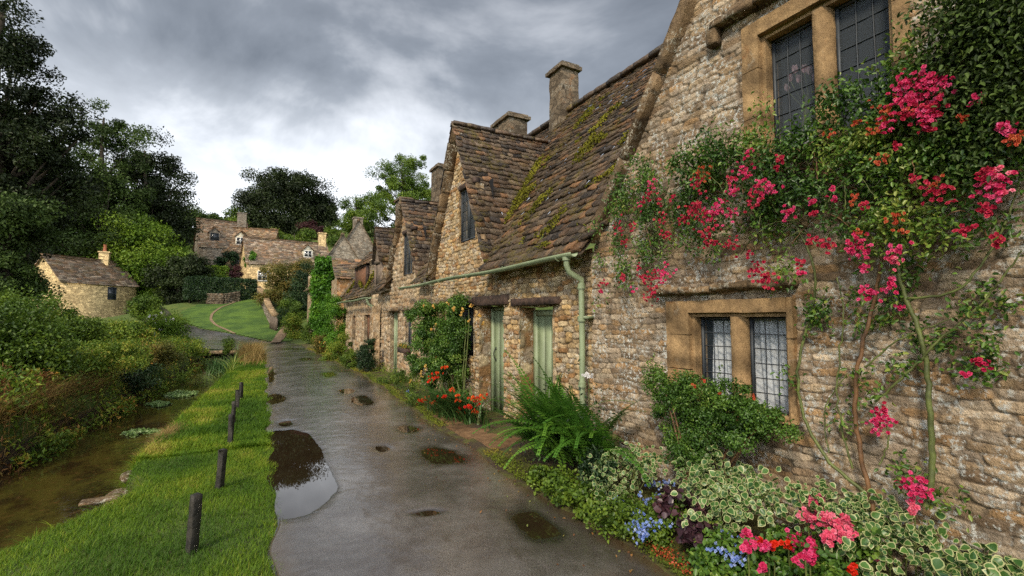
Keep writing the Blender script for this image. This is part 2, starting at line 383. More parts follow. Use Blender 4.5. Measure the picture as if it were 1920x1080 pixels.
_K = np.block([[-_k(ctrl[:, :2], ctrl[:, :2])-np.eye(len(ctrl))*.02, np.ones((len(ctrl), 1))], [np.ones((1, len(ctrl))), np.zeros((1, 1))]])
_w = np.linalg.solve(_K, np.append(ctrl[:, 2], 0))
XRp = np.array([[-8,-7.5],[0,-4.9],[2,-3.5],[3.5,-2.45],[4.95,-1.56],[5.6,-1.08],[6.1,-.94],[6.5,-1.16],[7.2,-1.2],[9.9,-1.05],[13,-.85],[16.6,-.64],[22,-.52],[27,-.5],[40,-.5]])
XLp = np.array([[-8,-10.5],[0,-7],[5,-4.3],[9,-3.0],[13,-2.6],[18,-2.2],[24,-1.95],[27,-1.9],[40,-1.9]])
def xr(y): return np.interp(y, XRp[:, 0], XRp[:, 1])
def xl(y): return np.interp(y, XLp[:, 0], XLp[:, 1])+.12*np.sin(np.asarray(y)*2.1)
WATER = -.42
def gz0(x, y):
    x = np.atleast_1d(np.asarray(x, float)); y = np.atleast_1d(np.asarray(y, float))
    sh = x.shape; q = np.stack([x.ravel(), y.ravel()], 1); out = np.empty(len(q))
    for i in range(0, len(q), 20000): out[i:i+20000] = (-_k(q[i:i+20000], ctrl[:, :2])) @ _w[:-1] + _w[-1]
    return out.reshape(sh)
def gz(x, y):
    x = np.atleast_1d(np.asarray(x, float)); y = np.atleast_1d(np.asarray(y, float))
    z = gz0(x, y)
    near = np.clip((x+1.6)/.6, 0, 1)*np.clip((26-y)/3, 0, 1)*np.clip((7-x)/2, 0, 1)   # the lane and verge are level here
    z = z*(1-near)
    a, b = xl(y), xr(y); dd = np.minimum(x-a, b-x)            # >0 in the bed
    dd = np.where(y > 26.4, np.minimum(dd, 26.6-y), dd)
    prof = np.clip(dd/.22+.5, 0, 1); prof = prof*prof*(3-2*prof)
    return z*(1-prof)+(-.78)*prof
def axis(segs):
    out = [segs[0][0]]
    for a, b, n in segs: out += list(np.linspace(a, b, n+1)[1:])
    return np.array(out)
gx = axis([(-400,-60,10), (-60,-12,24), (-12,-5,35), (-5,5,110), (5,20,30), (20,60,20), (60,400,10)])
gy = axis([(-200,-8,10), (-8,0,16), (0,14,130), (14,30,110), (30,70,100), (70,160,45), (160,700,12)])
GX, GY = np.meshgrid(gx, gy); 
cxx = np.clip(GX, -60, 60); cyy = np.clip(GY, -10, 160)
GZ = gz(cxx, cyy)+.03*(fbm(GX*.9, GY*.9, 5)-.5)*np.clip((GY-24)/6, .0, 1)
GZ = GZ+np.clip((np.hypot(GX-cxx, GY-cyy))*.12, 0, 60)
roadmask = (GX > .05) & (GX < 3.6) & (GY < 26) & (GY > -5); GZ = np.where(roadmask, GZ-.02, GZ)
V = np.stack([GX, GY, GZ], -1).reshape(-1, 3); ny, nx = GX.shape
i = (np.arange(ny-1)[:, None]*nx+np.arange(nx-1)[None]).ravel()
t = NT('earth_and_turf'); n = t.noise(1.3, 6, .7); n2 = t.noise(16, 5, .7)
c = t.mix(t.sm(n, .42, .62), (.060,.105,.012), (.105,.14,.018)); c = t.mix(t.sm(n2, .5, .7), c, (.06,.045,.02))
gsep = t.n('ShaderNodeSeparateXYZ'); t.l(t.co(), gsep.inputs[0]); c = t.mix(t.sm(gsep.outputs[2], -.18, -.06), (.045,.028,.014), c)
t.col(c); t.rough(.95); t.bump(n2, .05, .8); M['ground'] = t.m
tag(mk('ground', V, [np.stack([i, i+1, i+nx+1, i+nx], 1)], M['ground'], smooth=True), kind='structure')
# lawn on the rise: its own sheet, a mown green
def drape(name, poly, mat, dz, step, kind='structure', attrs=None, edge=0, zf=gz):
    """grid cells whose centre is in the polygon, laid on the terrain"""
    poly = np.array(poly, float); lo, hi = poly.min(0), poly.max(0)
    ax = np.arange(lo[0], hi[0]+step, step); ay = np.arange(lo[1], hi[1]+step, step); X, Y = np.meshgrid(ax, ay)
    def inside(x, y):
        r = np.zeros(x.shape, bool); j = len(poly)-1
        for k in range(len(poly)):
            a, b = poly[k], poly[j]; m = ((a[1] > y) != (b[1] > y)) & (x < (b[0]-a[0])*(y-a[1])/(b[1]-a[1]+1e-12)+a[0]); r ^= m; j = k
        return r
    Xc = (X[:-1, :-1]+step/2); Yc = (Y[:-1, :-1]+step/2)
    q = (fbm(Xc*1.5/max(step, .2), Yc*1.5/max(step, .2), 9)-.5)*edge; m = inside(Xc+q, Yc+q)
    nx = len(ax); i = (np.arange(len(ay)-1)[:, None]*nx+np.arange(nx-1)[None])[m]
    Fq = np.stack([i, i+1, i+nx+1, i+nx], 1); used, inv = np.unique(Fq, return_inverse=True)
    xs, ys = X.ravel()[used], Y.ravel()[used]; V = np.stack([xs, ys, zf(xs, ys)+dz], 1)
    return tag(mk(name, V, [inv.reshape(-1, 4)], mat, smooth=True), kind=kind), inside
t = NT('mown_lawn'); n = t.noise(.8, 5, .6); n2 = t.noise(30, 4, .8)
c = t.mix(t.sm(n, .38, .62), (.045,.10,.008), (.095,.17,.014)); c = t.mix(t.sm(n2, .4, .7), c, t.mix(1, c, (.6,.65,.6), 'MULTIPLY')); t.col(c); t.rough(.9); t.bump(n2, .04, 1); M['lawn'] = t.m
lawn_px = [(538,640,34.5),(500,639,35),(440,627,38.5),(375,613,41.5),(345,598,44),(340,582,48),(370,568,51),(440,566,51),(480,552,55),(500,552,54),(520,600,42),(548,616,38),(548,640,34.5)]
lawn_poly = [onY(*p)[:2] for p in lawn_px]
drape('lawn', lawn_poly, M['lawn'], .05, .25, edge=.1)
# footpath worn across the lawn and one leading off the lane
M['dirt'] = plain('worn_earth', (.22,.15,.085), .9, .02, 20, .3, 4)
def ribbon(name, pts, wd, mat, dz, kind='structure', n=60):
    P = np.array(pts, float); s = np.linspace(0, len(P)-1, n); x = np.interp(s, range(len(P)), P[:, 0]); y = np.interp(s, range(len(P)), P[:, 1])
    for _ in range(6): x[1:-1] = (x[:-2]+x[2:]+x[1:-1]*2)/4; y[1:-1] = (y[:-2]+y[2:]+y[1:-1]*2)/4
    tx, ty = np.gradient(x), np.gradient(y); L = np.hypot(tx, ty); nxn, nyn = -ty/L, tx/L; V = []
    ww = np.interp(s, range(len(P)), wd if np.ndim(wd) else [wd]*len(P))*(1+.25*(fbm(s*3, s*0, 4)-.5))
    for u in (-1, -.5, 0, .5, 1):
        X = x+nxn*ww*u*.5; Y = y+nyn*ww*u*.5; V.append(np.stack([X, Y, gz(X, Y)+dz], 1))
    V = np.concatenate(V); Fq = [[r*n+k, r*n+k+1, (r+1)*n+k+1, (r+1)*n+k] for r in range(4) for k in range(n-1)]
    return tag(mk(name, V, [np.array(Fq)], mat, smooth=True), kind=kind)
ribbon('path', [onY(*p)[:2] for p in [(440,627,38.4),(425,617,40),(405,607,42),(395,596,44),(397,586,46),(415,575,49),(440,568,51)]], .18, M['dirt'], .08)
ribbon('path', [onY(*p)[:2] for p in [(515,643,34),(525,632,36),(532,622,38),(540,612,40)]], .6, M['dirt'], .08)
# the lane
t = NT('wet_asphalt')
n1 = t.noise(210, 3, .8); n2 = t.noise(1.1, 5, .62); n3 = t.noise(5.5, 5, .65, t.co((1.6, .55, 1)))
c = t.mix(t.sm(n1, .38, .68), (.050,.044,.040), (.30,.27,.24)); c = t.mix(t.sm(n2, .4, .65), t.mix(1, c, (.50,.45,.43), 'MULTIPLY'), c)
c = t.mix(t.math('MULTIPLY', t.sm(n3, .55, .7), .5), c, (.055,.04,.028))
c = t.mix(t.sm(t.math('ADD', t.math('MULTIPLY', t.attr('edge', 'Fac'), .8), t.math('MULTIPLY', t.noise(4, 5, .7), .6)), .45, .85), c, (.085,.058,.032))
zs = t.n('ShaderNodeSeparateXYZ'); t.l(t.co(), zs.inputs[0]); wetf = t.sm(zs.outputs[2], .0300, .0228); c = t.mix(wetf, c, t.mix(1, c, (.28,.24,.21), 'MULTIPLY')); t.col(c)
t.rough(t.math('ADD', t.math('MULTIPLY', t.sm(n2, .40, .60), .22), t.math('ADD', t.math('MULTIPLY', t.sm(n3, .4, .6), .08), .07)))
rr = t.math('MULTIPLY', t.b.inputs['Roughness'].links[0].from_socket, t.math('SUBTRACT', 1.0, t.math('MULTIPLY', wetf, .7))); t.l(rr, t.b.inputs['Roughness'])
t.b.inputs['Specular IOR Level'].default_value = 1.0; t.b.inputs['Coat Weight'].default_value = .9; t.b.inputs['Coat Roughness'].default_value = .22; t.b.inputs['Coat IOR'].default_value = 1.7; t.bump(t.math('ADD', n1, t.math('MULTIPLY', t.noise(18, 3), .6)), .008, .5); M['road'] = t.m
def redge_l(y): return np.interp(y, [-4,3.5,8,13,20,24], [.12,.18,.27,.36,.50,.60])+.03*np.sin(y*3)+.02*np.sin(y*7.7)
def redge_r(y): return np.interp(y, [-4,2.3,4.4,7.5,13.3,20,30], [2.4,2.35,2.4,2.5,2.8,2.75,2.5])+.04*np.sin(y*2.3+1)
ys = np.linspace(-4, 24, 400)
far = [onY(*p)[:2] for p in [(486,656,25.6),(455,656,26.4),(420,656,27),(375,655,27.6),(330,648,29),(290,630,33),(270,610,39),(262,596,46)]]
farb = [onY(*p)[:2] for p in [(290,580,54),(312,586,50),(330,592,46),(345,600,43.8),(375,615,41.2),(440,629,38.2),(500,641,34.8),(540,642,34.2)]]
def roadz(x, y):
    z = gz0(x, y); k = np.clip((26-y)/3, 0, 1); k *= (x > -1); return z*(1-k)
# puddles: thin sheets of standing water in the dips of the lane
t = NT('puddle_water'); t.col(t.mix(t.noise(3, 3), (.016,.011,.006), (.030,.019,.009))); t.rough(.015); t.b.inputs['Specular IOR Level'].default_value = .9
t.b.inputs['IOR'].default_value = 1.45; M['puddle'] = t.m
PUD = []
def puddle(pts, seed=0):
    P = np.array([onZ(x, y, .026)[:2] for x, y in pts]); c = P.mean(0); n = len(P)
    q = np.linspace(0, n, 12*n, endpoint=False); i0 = q.astype(int); f = (q-i0)[:, None]
    p0, p1, p2, p3 = P[(i0-1) % n], P[i0 % n], P[(i0+1) % n], P[(i0+2) % n]
    Q = .5*((2*p1)+(-p0+p2)*f+(2*p0-5*p1+4*p2-p3)*f*f+(-p0+3*p1-3*p2+p3)*f**3); PUD.append((c, Q, len(pts) > 8))
puddle([(503,812),(540,806),(575,812),(600,838),(612,866),(628,900),(632,920),(606,948),(575,966),(530,974),(512,962),(504,900),(500,850)])
puddle([(655,744),(680,740),(702,750),(700,760),(678,764),(660,757)], seed=1); puddle([(632,732),(655,728),(668,733),(650,739)], seed=2)
puddle([(790,842),(820,838),(862,850),(872,862),(840,870),(805,862)], seed=3); puddle([(742,800),(768,796),(790,804),(776,812),(752,810)], seed=4)
puddle([(500,742),(520,738),(540,746),(525,756),(503,760)], seed=5); puddle([(503,692),(512,688),(514,712),(505,716)], seed=6)
puddle([(955,968),(1000,960),(1060,1000),(1040,1018),(990,1008)], seed=7); puddle([(770,962),(812,955),(832,960),(800,968)], seed=8)
puddle([(700,838),(724,834),(735,842),(715,848)], seed=9); puddle([(520,792),(545,788),(552,796),(530,800)], seed=10)
puddle([(600,700),(625,697),(632,703),(612,707)], seed=11); puddle([(560,672),(580,670),(585,674),(566,676)], seed=12)
def dip(x, y):
    d = np.zeros(x.shape)
    for c, Q, big in PUD:
        th = np.arctan2(Q[:, 1]-c[1], Q[:, 0]-c[0]); o = np.argsort(th); R = np.hypot(Q[:, 0]-c[0], Q[:, 1]-c[1])[o]; th = th[o]
        dx, dy = x-c[0], y-c[1]; t_ = np.hypot(dx, dy)/np.interp(np.arctan2(dy, dx), th, R, period=2*math.pi)
        w_ = .14 if big else .6; v = np.clip((1+w_-t_)/(2*w_), 0, 1); d = np.maximum(d, v*v*(3-2*v)*(.016 if big else .012))
    return d
def road_relief(x, y):
    return .0305+(fbm(x*1.5, y*.8, 90)-.5)*.009+(fbm(x*7, y*7, 91)-.5)*.006+(fbm(x*22, y*22, 92, 2)-.5)*.0025-dip(x, y)
nr = 90; ysr = np.concatenate([np.linspace(-6, 2, 60), np.linspace(2, 9, 330)[1:], np.linspace(9, 26.2, 330)[1:]]); V = []
for y in ysr:
    a, b = float(redge_l(y)), float(redge_r(y))+.05
    for k in range(nr+1):
        u = k/nr; V.append((a+(b-a)*u, y, .03))
V = np.array(V); V[:, 2] = road_relief(V[:, 0], V[:, 1]); V[:, 2] += np.where((np.arange(len(V)) % (nr+1)) == 0, -.03, 0)
for c, Q, big in PUD:
    y0_, y1_ = Q[:, 1].min()-.25, Q[:, 1].max()+.25; x0_, x1_ = Q[:, 0].min()-.12, Q[:, 0].max()+.12; yv = np.linspace(y0_, y1_, 24); xa = np.maximum(x0_, redge_l(yv)+.012)
    P_ = np.concatenate([np.c_[xa, yv, 0*yv+.0225], np.c_[0*yv+x1_, yv, 0*yv+.0225]])
    tag(mk('puddle', P_, [np.array([[k, k+24, k+25, k+1] for k in range(23)])], M['puddle']), kind='structure')
road_near = np.array([[r*(nr+1)+k, r*(nr+1)+k+1, (r+1)*(nr+1)+k+1, (r+1)*(nr+1)+k] for r in range(len(ysr)-1) for k in range(nr)])
tag(mk('road', V, [road_near], M['road'], attrs={'edge': np.exp(-np.abs(np.tile(np.minimum(np.arange(nr+1), nr-np.arange(nr+1)), len(ysr)))/nr*2.35/.16)}, smooth=True), kind='structure')
poly = [(.0, 26.2)]+[tuple(p) for p in far]+[tuple(p) for p in farb]+[(2.5, 31), (2.8, 26.2)]
drape('road', poly, M['road'], .03, .12, zf=roadz)

# the stream
t = NT('stream_water'); n = t.noise(1.4, 5, .65, t.co((1.3, .6, 1))); n2 = t.noise(9, 5, .7)
c = t.mix(t.sm(n, .42, .6), (.022,.013,.005), (.060,.048,.010)); c = t.mix(t.sm(n2, .55, .7), c, (.10,.055,.018)); t.col(c); t.rough(.05)
t.bump(t.noise(6, 3, .5, t.co((1, .5, 1))), .02, .25); t.b.inputs['Specular IOR Level'].default_value = .9; M['water'] = t.m
yy = np.linspace(-8, 26.5, 160); V = []
for y in yy:
    a, b = xl(y)-.3, xr(y)+.3
    for k in range(5): V.append((a+(b-a)*k/4, y, WATER))
tag(mk('water', V, [np.array([[r*5+k, r*5+k+1, r*5+k+6, r*5+k+5] for r in range(159) for k in range(4)])], M['water'], smooth=True), kind='structure')
# soil of the border under the cottage walls, with moss along the lane
t = NT('mossy_border'); n = t.noise(3.5, 5, .7); n2 = t.noise(40, 4, .8)
c = t.mix(t.sm(n, .4, .6), (.055,.034,.018), (.10,.105,.014)); c = t.mix(t.sm(n2, .5, .75), c, (.16,.10,.04)); t.col(c); t.rough(.9); t.bump(n2, .03, 1); M['border'] = t.m
V = []; yb = np.linspace(-4, 31, 350)
for y in yb:
    a = float(redge_r(y))-.06+.05*(fbm(y*2.0, 0.3, 8)-.5); 
    for k, u in enumerate((0, .15, .5, 1)): V.append((a+(D+.05-a)*u, y, .032+[-.01, .02, .045, .06][k]+(fbm(y*4., k*3.3, 7)-.5)*.04*(k > 0)))
tag(mk('flower_bed', V, [np.array([[r*4+k, r*4+k+1, r*4+k+5, r*4+k+4] for r in range(349) for k in range(3)])], M['border'], smooth=True), kind='structure')
# ================================================================ BUILDINGS
def stone_field(u, v, ln, h, seed):
    uu = u+(fbm(u*1.4, v*1.4, seed+3)-.5)*.12; vv = v+(fbm(u*.9, v*1.2, seed+5)-.5)*.16+(fbm(u*5, v*5, seed+7, 2)-.5)*.025
    row = np.floor(vv/h); f1 = np.full(u.shape, 9.); f2 = np.full(u.shape, 9.); rid = np.zeros(u.shape)
    for dy in (-1, 0, 1):
        r = row+dy; lr = ln*(.6+.9*_h(r, r*0+7, seed)); off = _h(r, r*0+1, seed)*5
        ci = np.floor((uu+off)/lr)
        for dx in (-1, 0, 1):
            i = ci+dx; jx = _h(i, r, seed+1)-.5; jy = _h(i, r, seed+2)-.5
            cu = (i+.5+jx*.5)*lr-off; cv = (r+.5+jy*.35)*h
            d = ((np.abs(uu-cu)/lr)**2.6+(np.abs(vv-cv)/h)**2.6)**(1/2.6)
            id_ = _h(i, r, seed+9); m = d < f1
            f2 = np.where(m, f1, np.minimum(f2, d)); rid = np.where(m, id_, rid); f1 = np.where(m, d, f1)
    return f2-f1, rid
PAL_NEAR = np.array([(.36,.265,.17), (.46,.36,.25), (.27,.195,.13), (.52,.43,.33), (.40,.26,.14), (.43,.35,.27), (.33,.27,.21)])*.95
PAL_MID = np.array([(.52,.39,.23), (.44,.31,.17), (.60,.49,.32), (.38,.22,.10), (.50,.42,.30), (.56,.40,.20), (.40,.33,.25)])*.95
PAL_ROW = np.array([1.06,1.0,.84])*np.array([(.44,.35,.26), (.36,.28,.2), (.50,.42,.32), (.33,.23,.15), (.40,.34,.28)])*.9
class Wall:
    def __init__(s): s.V = []; s.F = []; s.A = []; s.n = 0
    def patch(s, O, U, Vd, N, u, v, cell, pred=None, holes=(), ln=.24, h=.10, depth=.02, pal=PAL_MID, seed=0, mort=(.42,.33,.22), bulge=.02, mw=.12, edge0=False):
        O, U, Vd, N = (np.array(q, float) for q in (O, U, Vd, N))
        def axis_(a, b, cuts):
            xs = list(np.linspace(a, b, max(2, int(round((b-a)/cell))+1)))
            for c in cuts:
                if a < c < b: k = int(np.argmin(np.abs(np.array(xs)-c))); xs[k] = c
            return np.array(sorted(xs))
        us = axis_(u[0], u[1], [c for q in holes for c in q[:2]]); vs = axis_(v[0], v[1], [c for q in holes for c in q[2:]])
        A, B = np.meshgrid(us, vs); nx = len(us)
        e, rid = stone_field(A+seed*3.3, B, ln, h, seed)
        k = np.clip(e/mw, 0, 1); k = k*k*(3-2*k)
        hh = k*depth*(.55+.9*_h(np.floor(rid*977), np.floor(rid*991), 4))+(fbm(A*9, B*9, seed+2)-.5)*depth*.55+(fbm(A*28, B*28, seed+6, 3)-.5)*depth*.8
        hh = hh+(fbm(A*.6, B*.6, seed+8)-.5)*2*bulge-depth
        P = O+A[..., None]*U+B[..., None]*Vd+hh[..., None]*N
        c = pal[(rid*7919).astype(int) % len(pal)]*(.75+.5*_h(np.floor(rid*5501), np.floor(rid*313), 5))[..., None]
        q = k[..., None]; c = c*q+np.array(mort)*(1-q)*(.55+.5*fbm(A*3, B*3, 12))[..., None]
        Ac = (A[:-1, :-1]+A[1:, 1:])/2; Bc = (B[:-1, :-1]+B[1:, 1:])/2; m = np.ones(Ac.shape, bool)
        if pred is not None: m &= pred(Ac, Bc)
        for (a, b, c0, d) in holes: m &= ~((Ac > a) & (Ac < b) & (Bc > c0) & (Bc < d))
        i = (np.arange(len(vs)-1)[:, None]*nx+np.arange(nx-1)[None])[m]
        Fq = np.stack([i, i+1, i+nx+1, i+nx], 1)
        if np.dot(np.cross(U, Vd), N) < 0: Fq = Fq[:, ::-1]
        used, inv = np.unique(Fq, return_inverse=True)
        s.V.append(P.reshape(-1, 3)[used]); s.A.append(c.reshape(-1, 3)[used]); s.F.append(inv.reshape(-1, 4)+s.n); s.n += len(used)
    def reveal(s, hole, depth_in, cell, **kw):
        """inner sides of an opening in the front wall (hole = y0, y1, z0, z1)"""
        y0, y1, z0, z1 = hole
        X0 = D-.0
        s.patch((X0, y1, 0), (1,0,0), (0,0,1), (0,-1,0), (-.015, depth_in), (z0, z1), cell, bulge=.003, **kw)
        s.patch((X0, y0, 0), (1,0,0), (0,0,1), (0,1,0), (-.015, depth_in), (z0, z1), cell, bulge=.003, **kw)
        s.patch((X0, 0, z1), (1,0,0), (0,1,0), (0,0,-1), (-.015, depth_in), (y0, y1), cell, bulge=.003, **kw)
    def front(s, y, z, cell, **kw): s.patch((D, 0, 0), (0,1,0), (0,0,1), (-1,0,0), y, z, cell, **kw)
    def build(s, parent, mat, name='wall'):
        return mk(name, np.concatenate(s.V), [np.concatenate(s.F)], mat, parent, {'col': np.concatenate(s.A)}, smooth=True)
ROOFPAL = np.array([1.14,.99,.86])*np.array([(.080,.064,.050), (.12,.092,.066), (.050,.045,.042), (.14,.10,.068), (.095,.082,.068), (.20,.125,.072), (.15,.125,.095), (.10,.085,.065)])
FARPAL = 1.3*np.array([(.19,.13,.085), (.26,.18,.12), (.15,.11,.08), (.23,.14,.08), (.33,.26,.19), (.20,.16,.12)])
def tiled(mb, O, U, S, N, L, span, ex=(.20,.11), wt_=(.16,.34), th=.028, pal=ROOFPAL, skip=None, sag=.03, seed=0, jit=1.0):
    """rows of stone slates; O bottom of the slope, U along the row, S up the slope, N out; span(s)->(u0,u1)"""
    O, U, S, N = (np.array(q, float) for q in (O, U, S, N)); s = 0.0; row = 0
    while s < L:
        e = ex[0]+(ex[1]-ex[0])*(s/L); u0, u1 = span(s+e*.5); u = u0-RNG.uniform(0, wt_[0])*.5; tl = e*1.75
        while u < u1:
            w_ = RNG.uniform(*wt_); 
            if u+w_ > u1+.12: w_ = max(.06, u1+RNG.uniform(-.02, .05)-u)
            ua = max(u, u0-.03); uc = (ua+u+w_)/2; p = O+U*uc+S*(s+e*.5)
            if skip is None or not skip(p):
                base = -sag*2*(fbm(np.array(uc*.5+seed), np.array(s*.5), 21)-.2)+RNG.uniform(-.006, .012)*jit
                V = []; nseg = 3; wv = u+w_-ua-.006
                yaw = RNG.normal(0, .018)*jit; t0 = th*RNG.uniform(.7, 1.5)
                for k in range(nseg+1):
                    uu = ua+wv*k/nseg; bj = RNG.uniform(-.014, .014)*jit-(.018 if k in (0, nseg) else 0)*-1
                    sb = s-.02+bj+yaw*(uu-uc)*4; lift = base+t0+e*.16
                    V += [O+U*uu+S*sb+N*(lift+RNG.uniform(-.004, .004)), O+U*uu+S*(sb+.004)+N*(lift-t0), O+U*uu+S*(s+tl)+N*(base+.004)]
                Fq = []
                for k in range(nseg):
                    a = k*3; b = a+3; Fq += [[a, b, b+2, a+2], [a+1, b+1, b, a]]
                c = pal[RNG.integers(len(pal))]*RNG.uniform(.65, 1.35)
                mb.add(V, Fq, c); 
                mb.add([V[0], V[1], V[2], V[nseg*3], V[nseg*3+1], V[nseg*3+2]], [[0, 1, 2], [3, 5, 4]], c*.8)
            u += w_
        s += e; row += 1
def stonebox(mb, lo, hi, res=.08, disp=.012, seed=0, taper=0):
    lo = np.array(lo, float); hi = np.array(hi, float); c = (lo+hi)/2
    for ax in range(3):
        for sg in (0, 1):
            a, b = [k for k in range(3) if k != ax]
            na = max(1, int((hi[a]-lo[a])/res)); nb = max(1, int((hi[b]-lo[b])/res))
            A, B = np.meshgrid(np.linspace(lo[a], hi[a], na+1), np.linspace(lo[b], hi[b], nb+1))
            P = np.zeros(A.shape+(3,)); P[..., a] = A; P[..., b] = B; P[..., ax] = hi[ax] if sg else lo[ax]
            n = np.stack([fbm(P[..., 0]*3+P[..., 1]*5+k*9, P[..., 2]*4+P[..., 1]*2+k*3, seed+k)-.5 for k in range(3)], -1)
            P = P+n*disp*2.4
            if taper: P[..., :2] = c[:2]+(P[..., :2]-c[:2])*(1-taper*((P[..., 2:3]-lo[2])/(hi[2]-lo[2])))
            i = (np.arange(nb)[:, None]*(na+1)+np.arange(na)[None]).ravel(); Fq = np.stack([i, i+1, i+na+2, i+na+1], 1)
            if (sg == 1) != (ax != 1): Fq = Fq[:, ::-1]
            mb.add(P.reshape(-1, 3), Fq)
RS = (6.35-2.43)/(6.3-3.28); RL = math.hypot(6.3-3.28, 6.35-2.43); SD = np.array([(6.3-3.28)/RL, 0, (6.35-2.43)/RL]); RN = np.array([-SD[2], 0, SD[0]])
def planeX(z): return 3.28+(z-2.43)/RS
G1 = (1.9, 5.98, 1.39); G2 = (8.62, 5.42, 1.97); G3 = (12.42, 4.72, 1.42)
def in_gable(y, z, g, d=0): return z < g[1]-g[2]*abs(y-g[0])+d
def gable_roof(parent, g, zfoot, X0=3.34, name='gable_roof', pal=ROOFPAL, th=.03, ex=(.135,.10), back=True, seed=0, hood=0):
    yc, zp, s = g; mb = MB(); L = math.hypot(1, s)*(zp-zfoot)/s; k = math.hypot(1, s)
    for sg in (-1, 1):
        foot = np.array([0, yc+sg*(zp-zfoot)/s, zfoot]); Sd = np.array([0, -sg/k, s/k]); Nn = np.array([0, sg*s/k, 1/k])
        tiled(mb, foot, (1,0,0), Sd, Nn, L, lambda q: (X0, planeX(zfoot+q*s/k)+.12), ex=ex, wt_=(.10,.28), th=th*.9, pal=pal, seed=seed+sg*3, sag=.02)
    # ridge stones
    x = X0-.02; xe = planeX(zp)
    while x < xe:
        w_ = RNG.uniform(.28, .42); c = ROOFPAL[RNG.integers(3)]*1.2
        mb.rough((x, yc, zp+.015), (min(x+w_, xe+.1)-.01, yc, zp+.015+RNG.uniform(-.008, .008)), .2, .07, n=3, jit=.012, a=c, seed=RNG.random()); x += w_
    return mb.build(name, M['roof'], parent)
def coping(parent, g, zfoot, side, X0, X1, th=.10, seg=.55, name='coping', mat=None, off=.03):
    yc, zp, s = g; k = math.hypot(1, s); L = (zp-zfoot)/s*k; mb = MB(); d = np.array([0, -side/k, s/k]); nrm = np.array([0, side*s/k, 1/k])
    p0 = np.array([(X0+X1)/2, yc+side*(zp-zfoot)/s, zfoot])+nrm*off; q = 0
    while q < L-.02:
        l = min(RNG.uniform(.7, 1.3)*seg, L-q); j = RNG.normal(0, .006, 3)
        mb.rough(p0+d*q+j, p0+d*(q+l-.002)+j, X1-X0, th*RNG.uniform(.85, 1.15), up=nrm, n=8, jit=.010, seed=q+side*3.1, bev=.10); q += l
    return mb.build(name, mat or M['coping'], parent, True)
def leaded(parent_w, X, y0, y1, z0, z1, ny=3, nz=5, matg='glass', rim=.022, bar=.008, tone='lead', sway=0):
    """casement with leaded lights: frame + cames in front of a glass pane"""
    mb = MB(); e = rim
    for a in ((y0, z0, y1, z0+e), (y0, z1-e, y1, z1), (y0, z0+e, y0+e, z1-e), (y1-e, z0+e, y1, z1-e)): mb.box((X-.014, a[0], a[1]), (X+.014, a[2], a[3]))
    mb.build('casement', M[tone], parent_w)
    mb = MB()
    for k in range(1, ny):
        y = y0+e+(y1-y0-2*e)*k/ny; zs = np.linspace(z0+e, z1-e, 7); mb.tube(np.stack([0*zs+X+.001*np.sin(zs*9), y+.003*np.sin(zs*7+k), zs], 1), bar*.6, 5, cap=False)
    for k in range(1, nz):
        z = z0+e+(z1-z0-2*e)*k/nz; yv = np.linspace(y0+e, y1-e, 6); mb.tube(np.stack([0*yv+X+.002, yv, z+.002*np.sin(yv*11+k)], 1), bar*.6, 5, cap=False)
    mb.build('leading', M[tone], parent_w, True)
    ys, zs = np.meshgrid(np.linspace(y0+e, y1-e, ny*3+1), np.linspace(z0+e, z1-e, nz*3+1)); nx = ys.shape[1]
    P = np.stack([X+.006+.0015*np.sin(ys*40)*np.cos(zs*33), ys, zs], -1).reshape(-1, 3)
    i = (np.arange(ys.shape[0]-1)[:, None]*nx+np.arange(nx-1)[None]).ravel()
    mk('pane', P, [np.stack([i, i+nx, i+nx+1, i+1], 1)], M[matg], parent_w, smooth=True)
def win(parent, X, y, z):
    o = bpy.data.objects.new('window', None); o.location = np.array([X, y, z])-parent_loc(parent); o.parent = parent; COL.objects.link(o); return o
def door(parent, X, y0, y1, z0, z1, fr=.07, handle=True, name='door'):
    mb = MB(); mb.box((X-.03, y0, z0), (X+.05, y0+fr, z1)); mb.box((X-.03, y1-fr, z0), (X+.05, y1, z1)); mb.box((X-.03, y0+fr, z1-fr), (X+.05, y1-fr, z1))
    f = mb.build('door_frame', M['green_paint'], parent)
    mb = MB(); n = 4; w_ = (y1-y0-2*fr)/n
    for k in range(n):
        a = y0+fr+w_*k; mb.box((X+.006+.002*(k % 2), a+.003, z0+.02), (X+.04, a+w_-.003, z1-fr))
    mb.box((X+.02, y0+fr, z0+.02), (X+.045, y1-fr, z1-fr))
    d = mb.build(name, M['green_paint'], parent)
    if handle:
        for zh in (z0+.35, z1-.4): mbh = MB(); mbh.box((X-.002, y0+fr+.01, zh), (X+.012, y0+fr+.30, zh+.03)); mbh.tube([(X-.004, y0+fr+.006, zh-.02), (X-.004, y0+fr+.006, zh+.05)], .009, 6); mbh.build('hinge', M['iron'], d)
        zc = z0+.98; yh = y1-fr-.07; mb = MB()
        an = np.linspace(-1, 1, 9); mb.tube(np.stack([X-.01-.03*np.cos(an*1.5), 0*an+yh, zc+an*.09], 1), .008, 6)
        for q in (-.1, .1): mb.box((X-.004, yh-.014, zc+q-.025), (X+.01, yh+.014, zc+q+.025))
        mb.build('handle', M['iron'], d)
    return d
def Yp(px, X=D, py=600): return float(onX(px, py, X)[1])
